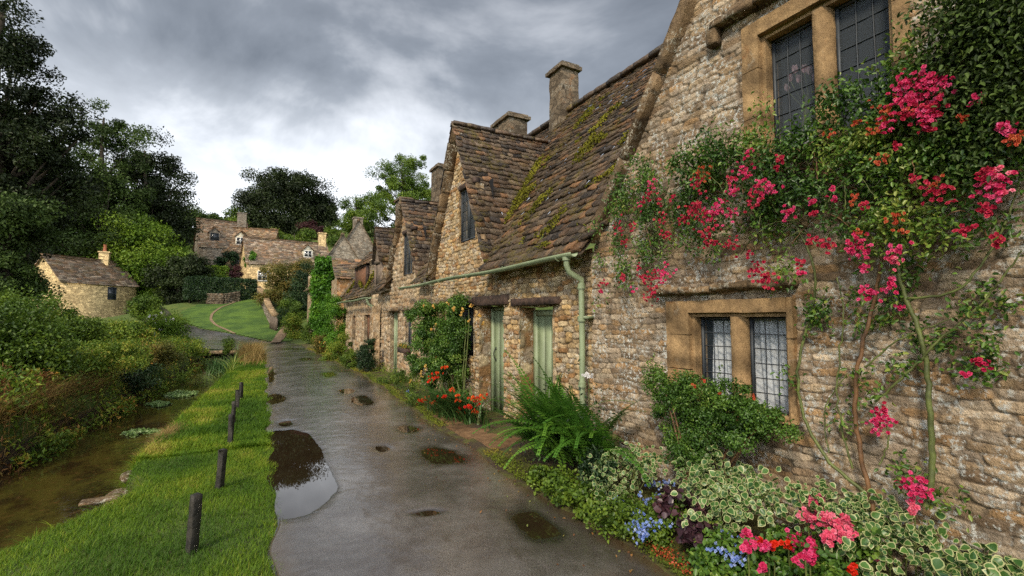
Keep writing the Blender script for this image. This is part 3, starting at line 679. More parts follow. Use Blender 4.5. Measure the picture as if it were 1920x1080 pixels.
# ---------------------------------------------------------------- house 1 (nearest, right)
h1 = empty('cottage', (D, 2, 0), 'nearest stone cottage with a tall gable, two mullioned windows and roses up its lichened wall', 'cottage', 'cottages of the row')
LW = (2.13, 3.36, .86, 1.80); UW = (1.34, 2.48, 2.86, 4.04)
wl = Wall()
wl.front((-1.6, .8), (-.12, 6.05), .04, pred=lambda y, z: (z < G1[1]-G1[2]*np.abs(y-G1[0])+.02), ln=.27, h=.070, depth=.018, pal=PAL_NEAR, seed=2, mort=(.2,.14,.09), bulge=.05, mw=.2)
wl.front((.8, 4.5), (-.12, 6.05), .0085, pred=lambda y, z: (z < G1[1]-G1[2]*np.abs(y-G1[0])+.02), holes=[LW, UW], ln=.24, h=.058, depth=.0135, pal=PAL_NEAR*np.array([1.05,1.05,1.02]), seed=2, mort=(.30,.235,.165), bulge=.05, mw=.20)
wl.build(h1, M['stone_near'])
def mullioned(parent, outer, lights, zt, zb, X, ny, nz, matg, head=.16, hood=None):
    """dressed stone surround: jambs, head, sill, mullion with splayed inner faces"""
    y0, y1, z0, z1 = outer; o = win(parent, X, (y0+y1)/2, z0); ps = []
    def stone(a, b, c, d, x0=-.012, x1=.16, nm='surround', sd=0):
        mb = MB(); stonebox(mb, (X+x0, a, c), (X+x1, b, d), .03, .0035, sd); return mb
    ls = sorted(lights); mb = MB(); g = .006
    zs = np.linspace(z0, z1, 4)
    for k in range(3):                                     # jamb blocks
        stonebox(mb, (X-.012-.003*k, y0, zs[k]+g), (X+.20, ls[0][0]-.035, zs[k+1]), .03, .004, k)
        stonebox(mb, (X-.012-.002*k, ls[-1][1]+.035, zs[k]+g), (X+.20, y1, zs[k+1]), .03, .004, k+5)
    stonebox(mb, (X-.020, ls[0][0]-.034, zt+.035), (X+.20, ls[-1][1]+.034, z1-.001), .03, .004, 9)
    stonebox(mb, (X-.024, ls[0][0]-.034, z0+.002), (X+.20, ls[-1][1]+.034, zb-.03), .03, .004, 10)
    for (a, b) in ((ls[0][0]-.035, ls[0][0]), (ls[-1][1], ls[-1][1]+.035)):  # inner order, set back
        stonebox(mb, (X+.03, a, zb-.03), (X+.19, b, zt+.035), .04, .002, 12)
    stonebox(mb, (X+.034, ls[0][0], zt), (X+.19, ls[-1][1], zt+.035), .04, .002, 13); stonebox(mb, (X+.034, ls[0][0], zb-.03), (X+.19, ls[-1][1], zb), .04, .002, 14)
    mb.build('surround', M['ashlar'], o, True)
    for k in range(len(ls)-1):
        a, b = ls[k][1], ls[k+1][0]; mb = MB(); m_ = (a+b)/2; w2 = (b-a)/2
        sec = [(-.0, -w2*.42), (.07, -w2), (.17, -w2), (.17, w2), (.07, w2), (0, w2*.42)]; V = []
        zz_ = np.linspace(zb, zt, 16)
        for z in zz_: V += [(X+.005+p+RNG.normal(0, .0015), m_+q+RNG.normal(0, .0015), z) for p, q in sec]
        mb.add(V, [[i*6+j, i*6+(j+1) % 6, (i+1)*6+(j+1) % 6, (i+1)*6+j] for i in range(15) for j in range(6)])
        mb.build('mullion', M['ashlar'], o)
    for (a, b) in ls: leaded(o, X+.125, a, b, zb, zt, ny, nz, matg)
    return o
wlow = mullioned(h1, LW, [(2.21, 2.57), (2.71, 3.06)], 1.655, .90, D, 3, 6, 'glass')
wup = mullioned(h1, UW, [(1.46, 1.82), (1.96, 2.30)], 3.88, 2.93, D, 3, 6, 'glass_dim')
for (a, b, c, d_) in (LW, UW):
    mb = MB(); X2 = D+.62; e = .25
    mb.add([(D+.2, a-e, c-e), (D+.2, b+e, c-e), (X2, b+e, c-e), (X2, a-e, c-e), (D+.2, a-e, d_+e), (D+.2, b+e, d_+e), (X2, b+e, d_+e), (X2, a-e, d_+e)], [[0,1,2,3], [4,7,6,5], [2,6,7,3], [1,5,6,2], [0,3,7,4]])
    mb.build('room_shade_backing', M['dark'], h1)  # black backing box, the room's darkness put into its colour
def curtain(y0, y1, z0, z1, X, lab):
    ys = np.linspace(y0, y1, 60); zs = np.linspace(z0, z1, 12); A, B = np.meshgrid(ys, zs)
    P = np.stack([X+.022*np.sin(A*75+2*np.sin(B*3))*(1-.3*(B-z0)), A, B], -1).reshape(-1, 3); i = (np.arange(11)[:, None]*60+np.arange(59)[None]).ravel()
    tag(mk('curtain', P, [np.stack([i, i+60, i+61, i+1], 1)], M['curtain'], smooth=True), lab, 'curtain', 'net curtains of the ground floor window')
curtain(2.12, 2.60, .86, 1.70, D+.20, 'white net curtain behind the right light of the lower mullioned window')
curtain(2.68, 3.0, .86, 1.62, D+.20, 'white net curtain behind the left light of the lower mullioned window')
def hoodmould(y0, y1, z, drop=0, thick=.09, out=.13, nm='hood_mould'):
    mb = MB(); n = 4; ys = np.linspace(y0, y1, n+1)
    for k in range(n): mb.rough((D-.03, ys[k]+.004, z+.012*math.sin(k*2)), (D-.03, ys[k+1]-.004, z+.012*math.sin(k*2+1)), thick, out*1.3, up=(-1, 0, .12), n=8, jit=.016, seed=k+z, bev=.3)
    if drop: mb.rough((D-.05, y1, z+.03), (D-.05, y1, z-drop), .10, .09, up=(-1, 0, 0), n=5, jit=.008, seed=9)
    mb.build(nm, M['coping'], h1, True)
hoodmould(2.10, 3.50, 1.90, 0, .065, .10); hoodmould(1.1, 2.72, 4.17, .16, .07, .10)
mb = MB(); yb_ = G1[0]+(G1[1]-2.5)/G1[2]
coping(h1, G1, 2.50, 1, D-.12, D+.12, .10, .8, off=.045); coping(h1, G1, 2.50, -1, D-.12, D+.12, .10, .8, off=.045)
mb = MB()
for sg in (-1, 1):
    k = math.hypot(1, G1[2]); tiled(mb, (0, G1[0]+sg*(G1[1]-2.5)/G1[2], 2.5), (1,0,0), (0, -sg/k, G1[2]/k), (0, sg*G1[2]/k, 1/k), (G1[1]-2.5)/G1[2]*k, lambda q: (D+.04, planeX(2.5+q*G1[2]/math.hypot(1, G1[2]))+.05), seed=4)
mb.build('roof', M['roof'], h1)
# ---------------------------------------------------------------- house 2
h2 = empty('cottage', (D, 7.4, 0), 'stone cottage with two sage green doors, a steep dormer gable and a mossy slate roof', 'cottage', 'cottages of the row')
D1 = (6.73, Yp(900), .0, 1.85); D2 = (5.34, Yp(977), .0, 1.80); W2 = (7.92, 9.08, .95, 1.88); GW2 = (7.86, 8.62, 3.08, 4.10)
wl = Wall(); kw = dict(ln=.19, h=.066, depth=.024, pal=PAL_MID*np.array([1.04,1.02,.98]), mort=(.24,.17,.10), mw=.22)
wl.front((4.5, 10.33), (-.12, 5.3), .0115, pred=lambda y, z: (z < 2.47) | (z < G2[1]-G2[2]*np.abs(y-G2[0])-.02), holes=[D1, D2, W2, GW2], seed=3, bulge=.05, **kw)
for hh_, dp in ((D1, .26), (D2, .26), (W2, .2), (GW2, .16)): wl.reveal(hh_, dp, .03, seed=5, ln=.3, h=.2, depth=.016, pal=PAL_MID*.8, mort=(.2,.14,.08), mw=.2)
wl.build(h2, M['stone_mid'])
door(h2, D+.24, D1[0], D1[1]-.0, .03, 1.84); door(h2, D+.24, D2[0], D2[1], .05, 1.76, fr=.085, handle=False)
def beam(parent, y0, y1, z0, z1, out=.05, name='lintel', mat='beam', tilt=0):
    mb = MB(); mb.rough((D+.02, y0, (z0+z1)/2), (D+.02, y1, (z0+z1)/2+tilt), .08+out*2, z1-z0, n=14, jit=.008, seed=y0, bev=.14); mb.build(name, M[mat], parent, True)
beam(h2, 6.56, 7.88, 1.85, 2.01); beam(h2, 5.19, 6.42, 1.82, 1.925); beam(h2, 7.9, 9.2, 1.89, 1.99); beam(h2, 9.3, 10.2, 1.93, 1.99, .06, 'drip_slab', 'coping'); beam(h2, 7.85, 8.63, 4.10, 4.20, .02)
o = win(h2, D, 8.5, .95); leaded(o, D+.15, 7.95, 8.49, .97, 1.87, 3, 5, 'glass_dim'); leaded(o, D+.15, 8.5, 9.05, .97, 1.87, 3, 5, 'glass_dim')
o = win(h2, D, 8.24, 3.08); leaded(o, D+.035, 7.87, 8.235, 3.1, 4.09, 2, 5, 'glass_dim', bar=.012, rim=.03); leaded(o, D+.035, 8.245, 8.61, 3.1, 4.09, 2, 5, 'glass_dim', bar=.012, rim=.03)
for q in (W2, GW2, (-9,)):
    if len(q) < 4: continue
    mb = MB(); mb.add([(D+.3, q[0]-.1, q[2]-.1), (D+.3, q[1]+.1, q[2]-.1), (D+.3, q[1]+.1, q[3]+.1), (D+.3, q[0]-.1, q[3]+.1)], [[0, 1, 2, 3]]); mb.build('room_shade_backing', M['dark'], h2)
mb = MB(); sk = lambda p: in_gable(p[1], p[2], G2, -.10) or in_gable(p[1], p[2], G1, -.12) or in_gable(p[1], p[2], G3, -.1)
tiled(mb, (3.28, 0, 2.43), (0,1,0), SD, RN, RL, lambda q: (1.2, 10.6), ex=(.155,.075), wt_=(.10,.27), th=.027, skip=sk, sag=.05, seed=1, jit=1.3)
for k in range(3): tiled(mb, (3.30, 0, 2.40-.018*k), (0,1,0), SD, RN, .12, lambda q: (4.42, 7.2-.02), ex=(.2,.2), wt_=(.25,.5), th=.03, sag=.03, seed=7+k, jit=1.6)
y = 1.4
while y < 14.9:
    w_ = RNG.uniform(.3, .45); mb.rough((6.3, y, 6.40-.05*fbm(np.array(y*.5), np.array(0.), 2)), (6.3, y+w_-.01, 6.40-.05*fbm(np.array((y+w_)*.5), np.array(0.), 2)), .26, .09, n=3, jit=.012, a=ROOFPAL[RNG.integers(3)]*1.1, seed=y); y += w_
mb.build('roof', M['roof'], h2)
gable_roof(h2, G2, 2.50, 3.37, seed=3)
coping(h2, G2, 2.46, 1, D-.17, D+.02, .12, .6, off=.03); coping(h2, G2, 2.50, -1, D-.13, D-.02, .05, .5, off=.0)
def moss(parent, pts, r, n, seed=0):
    P = []; 
    for (a, b, rr) in pts:
        a, b = np.array(a), np.array(b); k = int(n*np.linalg.norm(b-a)*rr*20); t_ = RNG.random(k)[:, None]
        wob = (fbm(t_[:, 0]*6+seed, t_[:, 0]*0, 3)-.3)*1.5
        P.append(a+(b-a)*t_+RNG.normal(0, 1, (k, 3))*rr*wob[:, None]*np.array([.6, 1, .6]))
    P = np.concatenate(P); mb_ = np.stack([P[:, 0], P[:, 1], np.maximum(P[:, 2], 2.43+(P[:, 0]-3.28)*RS+.02)], 1)
    return leaves('moss', mb_+RN*.03, .035*r, M['moss'], parent, np.broadcast_to(RN, mb_.shape), .9, -.5, fold=.1)
def valley(z, g, sgn=-1): return np.array([planeX(z), g[0]+sgn*(g[1]-z)/g[2], z])+RN*.04
def mossfield(parent, n, f, seed=5):
    y = RNG.uniform(4.3, 8.3, n); z = RNG.uniform(2.55, 6.0, n); d = np.abs(y-(G2[0]-(G2[1]-z)/G2[2]))*1.0; ok = y < G2[0]-(G2[1]-z)/G2[2]-.02
    k = fbm(y*1.7+z*.8, z*2.3-y*.5, seed, 5)+f*np.exp(-d/.16)*np.clip((z-3.2)/.6, 0, 1)*np.clip((5.3-z)/.4, 0, 1)*1.3; ok &= k > .655
    y, z = y[ok], z[ok]; P = np.stack([planeX(z), y, z], 1)+RN*(.03+.035*(k[ok]-.655)[:, None]*3)
    leaves('moss', P, .030, M['moss'], parent, np.broadcast_to(RN, P.shape), .9, -.5, fold=.1, rnd=np.clip(fbm(y*3, z*3, 3)*1.4-.2, 0, 1))
pt = lambda y, z: np.array([planeX(z), y, z])+RN*.03
mossfield(h2, 60000, .5)
def chimney(parent, X, Y, w_, d, z0, z1, cap=.09, mat='chim', name='chimney'):
    mb = MB(); stonebox(mb, (X-w_/2, Y-d/2, z0), (X+w_/2, Y+d/2, z1-cap*1.6), .07, .02, int(Y*3), .03); c = mb.build(name, M[mat], parent, True)
    mb = MB(); stonebox(mb, (X-w_/2-.06, Y-d/2-.06, z1-cap*1.6+.002), (X+w_/2+.06, Y+d/2+.06, z1-cap*.6), .06, .012, 5); stonebox(mb, (X-w_/2-.01, Y-d/2-.01, z1-cap*.6+.002), (X+w_/2+.01, Y+d/2+.01, z1), .06, .012, 6)
    mb.build('chimney_cap', M[mat], c, True); return c
chimney(h2, 6.3, 9.05, .46, .56, 5.8, 7.5)
chimney(h2, 6.3, 11.7, .6, .95, 5.8, 7.25)
def gutter(parent, y0, y1, X=3.19, z=2.36, r=.055, slope=0.0):
    mb = MB(); n = 40; ys = np.linspace(y0, y1, n+1); an = np.linspace(math.pi*1.02, math.pi*1.98, 9); V = []
    for y in ys:
        for rr in (r, r-.008):
            for a_ in an: V.append((X+rr*math.cos(a_), y, z+slope*(y-y0)+rr*math.sin(a_)+.012*math.sin(y*1.7)))
    Fq = []
    for i in range(n):
        for k in range(8):
            b = i*18+k; Fq += [[b, b+18, b+19, b+1], [b+9, b+10, b+28, b+27]]
        for k in (0, 8): b = i*18+k; Fq.append([b, b+9, b+27, b+18])
    for b in (0, n*18):
        for k in range(8): Fq.append([b+k, b+k+1, b+k+10, b+k+9])
    mb.add(V, Fq); 
    for y in np.arange(y0+.3, y1, 1.35): an2 = np.linspace(math.pi, 2*math.pi, 7); mb.tube([(X+(r+.007)*math.cos(a_), y, z+slope*(y-y0)+(r+.007)*math.sin(a_)) for a_ in an2]+[(D, y, z-.02)], .009, 4)
    g = mb.build('gutter', M['green_paint'], parent, True); return g
def downpipe(parent, y, ztop, zbot, X=3.40, r=.04, Xg=3.19, side=0):
    mb = MB(); P = [(Xg, y, ztop), (Xg, y, ztop-.08), (Xg+.03, y-side, ztop-.16), (X, y-side, ztop-.24), (X, y-side, ztop-.34), (X+.005, y-side, (ztop+zbot)/2), (X, y-side, zbot+.1), (X-.05, y-side, zbot)]
    mb.tube(P, r, 14); 
    for z in (ztop-.36, ztop-.74, ztop-1.5): mb.tube([(X, y-side, z), (X, y-side, z+.07)], r+.010, 14); mb.tube([(X, y-side, z+.012), (X, y-side, z+.026)], r+.017, 14)
    for z in (ztop-.70,): mb.box((X-.01, y-side-.07, z), (D, y-side+.07, z+.03))
    mb.tube([(Xg, y, ztop-.03), (Xg, y, ztop+.01)], r+.015, 14)
    mb.build('downpipe', M['green_paint'], parent, True)
gutter(h2, 4.40, 11.6, z=2.375); downpipe(h2, 4.55, 2.335, .35, r=.034)
# ---------------------------------------------------------------- house 3
h3 = empty('cottage', (D, 12.6, 0), 'mid row stone cottage with a leaded gable window and a narrow green door', 'cottage', 'cottages of the row')
D3 = (12.98, 13.75, 0, 1.80); W3 = (11.66, 12.22, .92, 1.78); GW3 = (11.68, 12.5, 2.76, 3.84)
wl = Wall(); kw3 = dict(ln=.30, h=.12, depth=.04, pal=PAL_ROW*1.15, mort=(.38,.32,.24), mw=.25)
wl.front((10.33, 15.05), (-.12, 4.7), .024, pred=lambda y, z: (z < 2.45) | (z < G3[1]-G3[2]*np.abs(y-G3[0])-.02), holes=[D3, W3, GW3], seed=14, bulge=.06, **kw3)
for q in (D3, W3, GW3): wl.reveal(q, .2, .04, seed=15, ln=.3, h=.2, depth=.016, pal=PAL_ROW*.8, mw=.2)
wl.patch((D-.22, 15.0, 0), (1,0,0), (0,0,1), (0,-1,0), (0, .2), (0, 2.0), .04, seed=4, pal=PAL_ROW*1.3, ln=.4, h=.25, mw=.1)   # corner buttress
wl.patch((D-.22, 0, 0), (0,1,0), (0,0,1), (-1,0,0), (15.0, 15.25), (0, 2.0), .04, seed=4, pal=PAL_ROW*1.3, ln=.4, h=.25, mw=.1)
wl.build(h3, M['stone_mid'])
door(h3, D+.12, D3[0], D3[1], .02, 1.79, handle=False)
beam(h3, 12.9, 14.2, 1.82, 1.93, .10, 'lintel', 'coping'); beam(h3, 11.5, 12.5, 1.82, 1.94, .12, 'drip_slab', 'coping'); beam(h3, 11.6, 12.55, 3.84, 3.93, .03)
o = win(h3, D, 11.9, .92); leaded(o, D+.08, W3[0], W3[1], W3[2], W3[3], 2, 5, 'glass_dim', bar=.016)
o = win(h3, D, 12.1, 2.76); leaded(o, D+.02, GW3[0], 12.09, GW3[2], GW3[3], 2, 4, 'glass_dim', bar=.018, rim=.03); leaded(o, D+.02, 12.09, GW3[1], GW3[2], GW3[3], 2, 4, 'glass_dim', bar=.018, rim=.03)
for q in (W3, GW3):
    mb = MB(); mb.add([(D+.3, q[0]-.1, q[2]-.1), (D+.3, q[1]+.1, q[2]-.1), (D+.3, q[1]+.1, q[3]+.1), (D+.3, q[0]-.1, q[3]+.1)], [[0, 1, 2, 3]]); mb.build('room_shade_backing', M['dark'], h3)
mb = MB(); tiled(mb, (3.28, 0, 2.43), (0,1,0), SD, RN, RL, lambda q: (10.62, 14.95), ex=(.22,.14), wt_=(.2,.4), th=.034, skip=lambda p: in_gable(p[1], p[2], G3, -.10) or in_gable(p[1], p[2], G2, -.1), sag=.05, seed=5)
mb.build('roof', M['roof'], h3)
gable_roof(h3, G3, 2.52, 3.40, ex=(.15,.12), seed=8); coping(h3, G3, 2.5, 1, D-.15, D+.03, .12, .6, off=.03); coping(h3, G3, 2.55, -1, D-.1, D-.0, .05, .5, off=0)
# ---------------------------------------------------------------- house 4
h4 = empty('cottage', (D, 18, 0), 'low stone cottage with brown shuttered slits, roof dormers and a mossy catslide roof', 'cottage', 'cottages of the row')
S4 = [(Yp(667), Yp(661), .8, 1.72), (Yp(694), Yp(684), .8, 1.74), (Yp(705.5), Yp(697), .8, 1.76)]
wl = Wall(); wl.front((15.05, 21.7), (-.12, 2.4), .03, holes=S4, ln=.3, h=.15, depth=.03, pal=PAL_ROW*1.15, seed=24, bulge=.05, mort=(.42,.34,.26), mw=.2)
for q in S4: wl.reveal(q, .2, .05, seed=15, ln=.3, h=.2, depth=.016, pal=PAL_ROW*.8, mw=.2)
wl.patch((0, 21.7, 0), (1,0,0), (0,0,1), (0,1,0), (D, 9), (0, 6.3), .08, pred=lambda a, b: b < 2.4+(a-3.4)*RS, pal=PAL_ROW, seed=3)
M['shutter'] = plain('brown_boards', (.17,.075,.035), .7, .004, 30, .3, 9)
wl.build(h4, M['stone_mid'])
for q in S4:
    mb = MB(); n = 3
    for k in range(n): a = q[0]+(q[1]-q[0])*k/n; mb.box((D+.08+.004*k, a+.004, q[2]), (D+.12, a+(q[1]-q[0])/n-.004, q[3]))
    mb.build('shutter', M['shutter'], h4)
DA = (15.66, 4.45, 2.0); CY0, CY1, CZ = 17.4, 19.6, 3.62; cs = (6.35-CZ)/(6.3-3.6); cl_ = math.hypot(6.3-3.6, 6.35-CZ); CS = np.array([(6.3-3.6)/cl_, 0, (6.35-CZ)/cl_]); CN = np.array([-CS[2], 0, CS[0]])
mb = MB(); tiled(mb, (3.28, 0, 2.40), (0,1,0), SD, RN, RL, lambda q: (14.95, 21.1), ex=(.19,.13), wt_=(.2,.42), th=.036, skip=lambda p: in_gable(p[1], p[2], DA, -.1) and abs(p[1]-DA[0]) < .45, sag=.08, seed=6)
tiled(mb, (3.52, 0, CZ-.08), (0,1,0), CS, CN, cl_+.1, lambda q: (CY0-.08, CY1+.1), ex=(.24,.16), wt_=(.2,.42), th=.036, sag=.05, seed=9)
mb.build('roof', M['roof'], h4)
moss(h4, [(pt(17.6, 2.7), pt(19, 3.0), .12), (pt(16.5, 2.6), pt(17.4, 3.3), .10), (pt(20, 2.6), pt(20.6, 3.6), .12)], 1.6, 250, 9)
dm = MB(); k2 = math.hypot(1, DA[2])
for sg in (-1, 1): tiled(dm, (0, DA[0]+sg*.52, DA[1]-1.04), (1,0,0), (0, -sg/k2, DA[2]/k2), (0, sg*DA[2]/k2, 1/k2), .52*k2, lambda q: (3.48, planeX(DA[1]-1.04+q*DA[2]/k2)+.1), ex=(.16,.14), th=.03, seed=3, sag=.01)
dm.rough((3.47, DA[0], DA[1]+.01), (4.9, DA[0], DA[1]+.01), .16, .06, n=10, jit=.012, a=ROOFPAL[0])
dm.build('dormer_roof', M['roof'], h4)
wl = Wall()
wl.patch((0, DA[0]-.46, 0), (1,0,0), (0,0,1), (0,-1,0), (3.60, 4.4), (2.4, 3.48), .03, pred=lambda a, b: b > 2.35+(a-3.28)*RS, pal=PAL_MID*.85, seed=5, ln=.2, h=.09)
wl.build(h4, M['stone_mid'], 'dormer_wall'); wl = Wall()
wl.patch((0, CY0, 0), (1,0,0), (0,0,1), (0,-1,0), (3.66, 6.2), (2.6, 6.3), .05, pred=lambda a, b: (b > 2.35+(a-3.28)*RS) & (b < CZ-.04+(a-3.6)*cs), pal=PAL_ROW*.8, seed=6, ln=.3, h=.08)
wl.build(h4, M['stone_mid'], 'dormer_wall')
mb = MB(); a, b = DA[0]-.46, DA[0]+.46
mb.box((3.56, a, 2.5), (3.66, a+.09, 3.45)); mb.box((3.56, b-.09, 2.5), (3.66, b, 3.45)); mb.box((3.55, a-.02, 3.40), (3.68, b+.02, 3.5)); mb.box((3.56, a+.09, 2.5), (3.66, b-.09, 2.7))
mb.add([(3.58, a, 3.5), (3.58, b, 3.5), (3.58, DA[0], DA[1]-.06)], [[0, 2, 1]]); mb.box((3.60, a+.09, 2.7), (3.61, b-.09, 3.4)); mb.build('dormer_front', plain('grey_board', (.19,.14,.10), .8, .01, 20, .3), h4)
mb = MB(); mb.box((3.60, CY0+.12, 2.75), (3.66, CY1-.1, CZ-.1)); mb.build('dormer_window', M['shutter'], h4)
mb = MB(); mb.box((3.57, CY0-.0, 2.7), (3.67, CY0+.12, CZ-.05)); mb.box((3.57, CY1-.1, 2.7), (3.67, CY1, CZ-.05)); mb.box((3.56, CY0, CZ-.12), (3.68, CY1, CZ-.03)); mb.build('dormer_frame', M['beam'], h4)
mb = MB(); p0 = np.array([3.3, 21.15, 2.5]); 
for k in range(6): mb.rough(p0+SD*RL*k/6, p0+SD*(RL*(k+1)/6-.02), .2, .12, up=RN, n=5, jit=.02, seed=k)
mb.build('coping', M['coping'], h4, True)
chimney(h4, 6.3, 17.2, .62, .8, 5.8, 7.42); c = onX(757, 373, 6.3); chimney(h4, 6.3, float(c[1]), .6, .8, 5.8, float(c[2]))
gutter(h4, 15.05, 21.5, z=2.27, r=.06); downpipe(h4, 15.3, 2.22, .05, X=3.38, r=.045)
beam(h3, 10.7, 11.6, 2.40, 2.46, .22, 'eave_slab', 'roof') if False else None
# ---------------------------------------------------------------- generic cottages further off
def rot(v, a): c, s = math.cos(a), math.sin(a); v = np.asarray(v, float); return np.stack([v[..., 0]*c-v[..., 1]*s, v[..., 0]*s+v[..., 1]*c, v[..., 2]], -1)
def house(name, label, pos, yaw, L, Wd, hw, hr, mat, windows=(), chims=(), dormers=(), ex=.26, pal=FARPAL, th=.05, group=None, ov=.15, panes=True):
    """ridge along local x, front faces local -y; pos = centre of the footprint at ground"""
    o = empty(name, pos, label, 'cottage', group); pos = np.array(pos, float); T = lambda v: rot(v, yaw)+pos
    def dr(v): return rot(np.array(v, float), yaw)
    mb = MB(); l, w_ = L/2, Wd/2; n = 6
    V = np.array([[-l,-w_,-2],[l,-w_,-2],[l,w_,-2],[-l,w_,-2],[-l,-w_,hw],[l,-w_,hw],[l,w_,hw],[-l,w_,hw],[-l,0,hw+hr],[l,0,hw+hr]], float)
    mb.add(T(V), [[0,1,5,4],[1,2,6,5],[2,3,7,6],[3,0,4,7]]); mb.add(T(V[[4, 7, 8, 5, 6, 9]]), [[0, 2, 1], [3, 4, 5]])
    mb.build('wall', mat, o)
    mb = MB(); sl_ = math.hypot(w_, hr); e = ov*1.2
    for sg in (-1, 1):
        S_ = np.array([0, -sg*w_/sl_, hr/sl_]); N_ = np.array([0, sg*hr/sl_, w_/sl_]); b = np.array([0, sg*w_, hw])-S_*e
        tiled(mb, T(b), dr((1, 0, 0)), dr(S_), dr(N_), sl_+e, lambda q: (-l-ov, l+ov), ex=(ex, ex*.75), wt_=(ex*1.0, ex*2.0), th=th, pal=pal, sag=.06, seed=hash(label) % 50 if False else len(label))
    P_ = [T(np.array([x, 0, hw+hr+.04])) for x in np.linspace(-l-ov, l+ov, 12)]
    for k in range(11): mb.rough(P_[k], P_[k+1], .3, .12, n=2, jit=.02, a=pal[0], seed=k)
    rf = mb.build('roof', M['roof_far'], o)
    for (x, cw, cd, ht, pot) in chims:
        mb = MB(); c = T(np.array([x, 0, 0])); stonebox(mb, (c[0]-cw/2, c[1]-cd/2, c[2]+hw+hr-.9), (c[0]+cw/2, c[1]+cd/2, c[2]+hw+hr+ht), .2, .02, 3)
        stonebox(mb, (c[0]-cw/2-.08, c[1]-cd/2-.08, c[2]+hw+hr+ht), (c[0]+cw/2+.08, c[1]+cd/2+.08, c[2]+hw+hr+ht+.12), .2, .01, 3); ch = mb.build('chimney', mat, rf)
        if pot: mb = MB(); z = c[2]+hw+hr+ht+.12; mb.tube([(c[0], c[1], z), (c[0], c[1], z+.1), (c[0], c[1], z+.62), (c[0], c[1], z+.7)], [.2, .15, .13, .17], 10); mb.build('chimney_pot', M['pot'], ch if False else rf, True)
    for (face, x, z, ww, wh, nn_, tone) in windows:     # face: 'f' front, 'r' right end, 'l' left end
        if face == 'f': B = lambda a, d, c: T(np.array([x+a, -w_-d, z+c]))
        elif face == 'r': B = lambda a, d, c: T(np.array([l+d, x+a, z+c]))
        else: B = lambda a, d, c: T(np.array([-l-d, x-a, z+c]))
        def bx(mb, a0, a1, c0, c1, d0, d1):
            V = [B(a, d, c) for c in (c0, c1) for a, d in ((a0, d1), (a1, d1), (a1, d0), (a0, d0))]; mb.add(V, [[3,2,1,0],[4,5,6,7],[0,1,5,4],[1,2,6,5],[2,3,7,6],[3,0,4,7]])
        mb = MB(); f = .07
        bx(mb, -ww/2, ww/2, wh-f, wh, 0, .05); bx(mb, -ww/2, ww/2, 0, f, 0, .08)
        for k in range(nn_+1): a = -ww/2+(ww-f)*k/nn_; bx(mb, a, a+f, f, wh-f, 0, .045)
        for k in range(nn_): a = -ww/2+(ww-f)*k/nn_+f; bx(mb, a, a+(ww-f)/nn_-f, wh*.5-.02, wh*.5+.02, 0, .035)
        wo_ = mb.build('window', M[tone], o); mb = MB(); bx(mb, -ww/2+.01, ww/2-.01, .01, wh-.01, -.01, .015); mb.build('pane', M['pane'], wo_)
    for (x, zb, dw, dh, tone) in dormers:               # gabled dormers standing on the front slope
        yf = -w_+(zb-hw)*w_/hr; mb = MB(); q = dw/2; pk = dh+q*1.0; yb_ = lambda z: -w_+(z-hw)*w_/hr
        V = np.array([[x-q, yf, zb], [x+q, yf, zb], [x+q, yf, zb+dh], [x-q, yf, zb+dh], [x, yf, zb+pk], [x-q, yb_(zb+dh), zb+dh], [x+q, yb_(zb+dh), zb+dh]])
        mb.add(T(V), [[0, 1, 2, 3]]); mb.add(T(V), [[3, 2, 4], [0, 3, 5], [1, 6, 2]]); d_ = mb.build('dormer', mat if tone != 'white_paint' else M['cream_board'], o)
        mb = MB(); k = math.sqrt(2)
        for sg in (-1, 1): tiled(mb, T(np.array([x+sg*(q+.1), yf-.1, zb+dh-.1])), dr((0, 1, 0)), dr((-sg/k, 0, 1/k)), dr((sg/k, 0, 1/k)), (q+.1)*k, lambda s_: (0, yb_(zb+dh+s_*.7)-yf+.3), ex=(.2, .2), wt_=(.25, .5), th=.04, pal=pal, sag=0)
        mb.build('dormer_roof', M['roof_far'], d_)
        mb = MB(); f = .07; ww = dw*.8; wh = dh*.9
        def fb(a0, a1, c0, c1, d0, d1):
            V = [T(np.array([x+a, yf-d, zb+c])) for c in (c0, c1) for a, d in ((a0, d1), (a1, d1), (a1, d0), (a0, d0))]; mb.add(V, [[3,2,1,0],[4,5,6,7],[0,1,5,4],[1,2,6,5],[2,3,7,6],[3,0,4,7]])
        fb(-ww/2, ww/2, wh-f, wh, 0, .05); fb(-ww/2, ww/2, 0, f, 0, .05)
        for k in range(3): a = -ww/2+(ww-f)*k/2; fb(a, a+f, f, wh-f, 0, .045)
        fb(-ww/2+f, ww/2-f, wh/2-.02, wh/2+.02, 0, .035); wo_ = mb.build('window', M[tone], d_)
        mb = MB(); fb(-ww/2+.01, ww/2-.01, .01, wh-.01, -.01, .015); mb.build('pane', M['pane'], wo_)
    return o
t = NT('pane_dark'); t.col((.03,.035,.04)); t.rough(.08); M['pane'] = t.m
M['pot'] = plain('terracotta', (.32,.11,.05), .8); M['cream_board'] = plain('cream_board', (.62,.56,.42), .7)
def at(px, py, Y): return onY(px, py, Y)
p = at(146, 598, 57); house('cottage', 'small cream stone cottage across the stream with a clay chimney pot, half hidden by bushes', (p[0], p[1]+1, 1.95), math.radians(46), 6.2, 4.7, 2.75, 2.3, M['stone_cottage'],
    windows=[('f', .9, 1.35, .75, 1.15, 2, 'lead'), ('f', 2.6, -.1, .7, .75, 1, 'beam'), ('l', .6, 1.2, .6, .8, 1, 'lead')], chims=[(1.7, .75, .75, .85, True)], pal=FARPAL*.9)
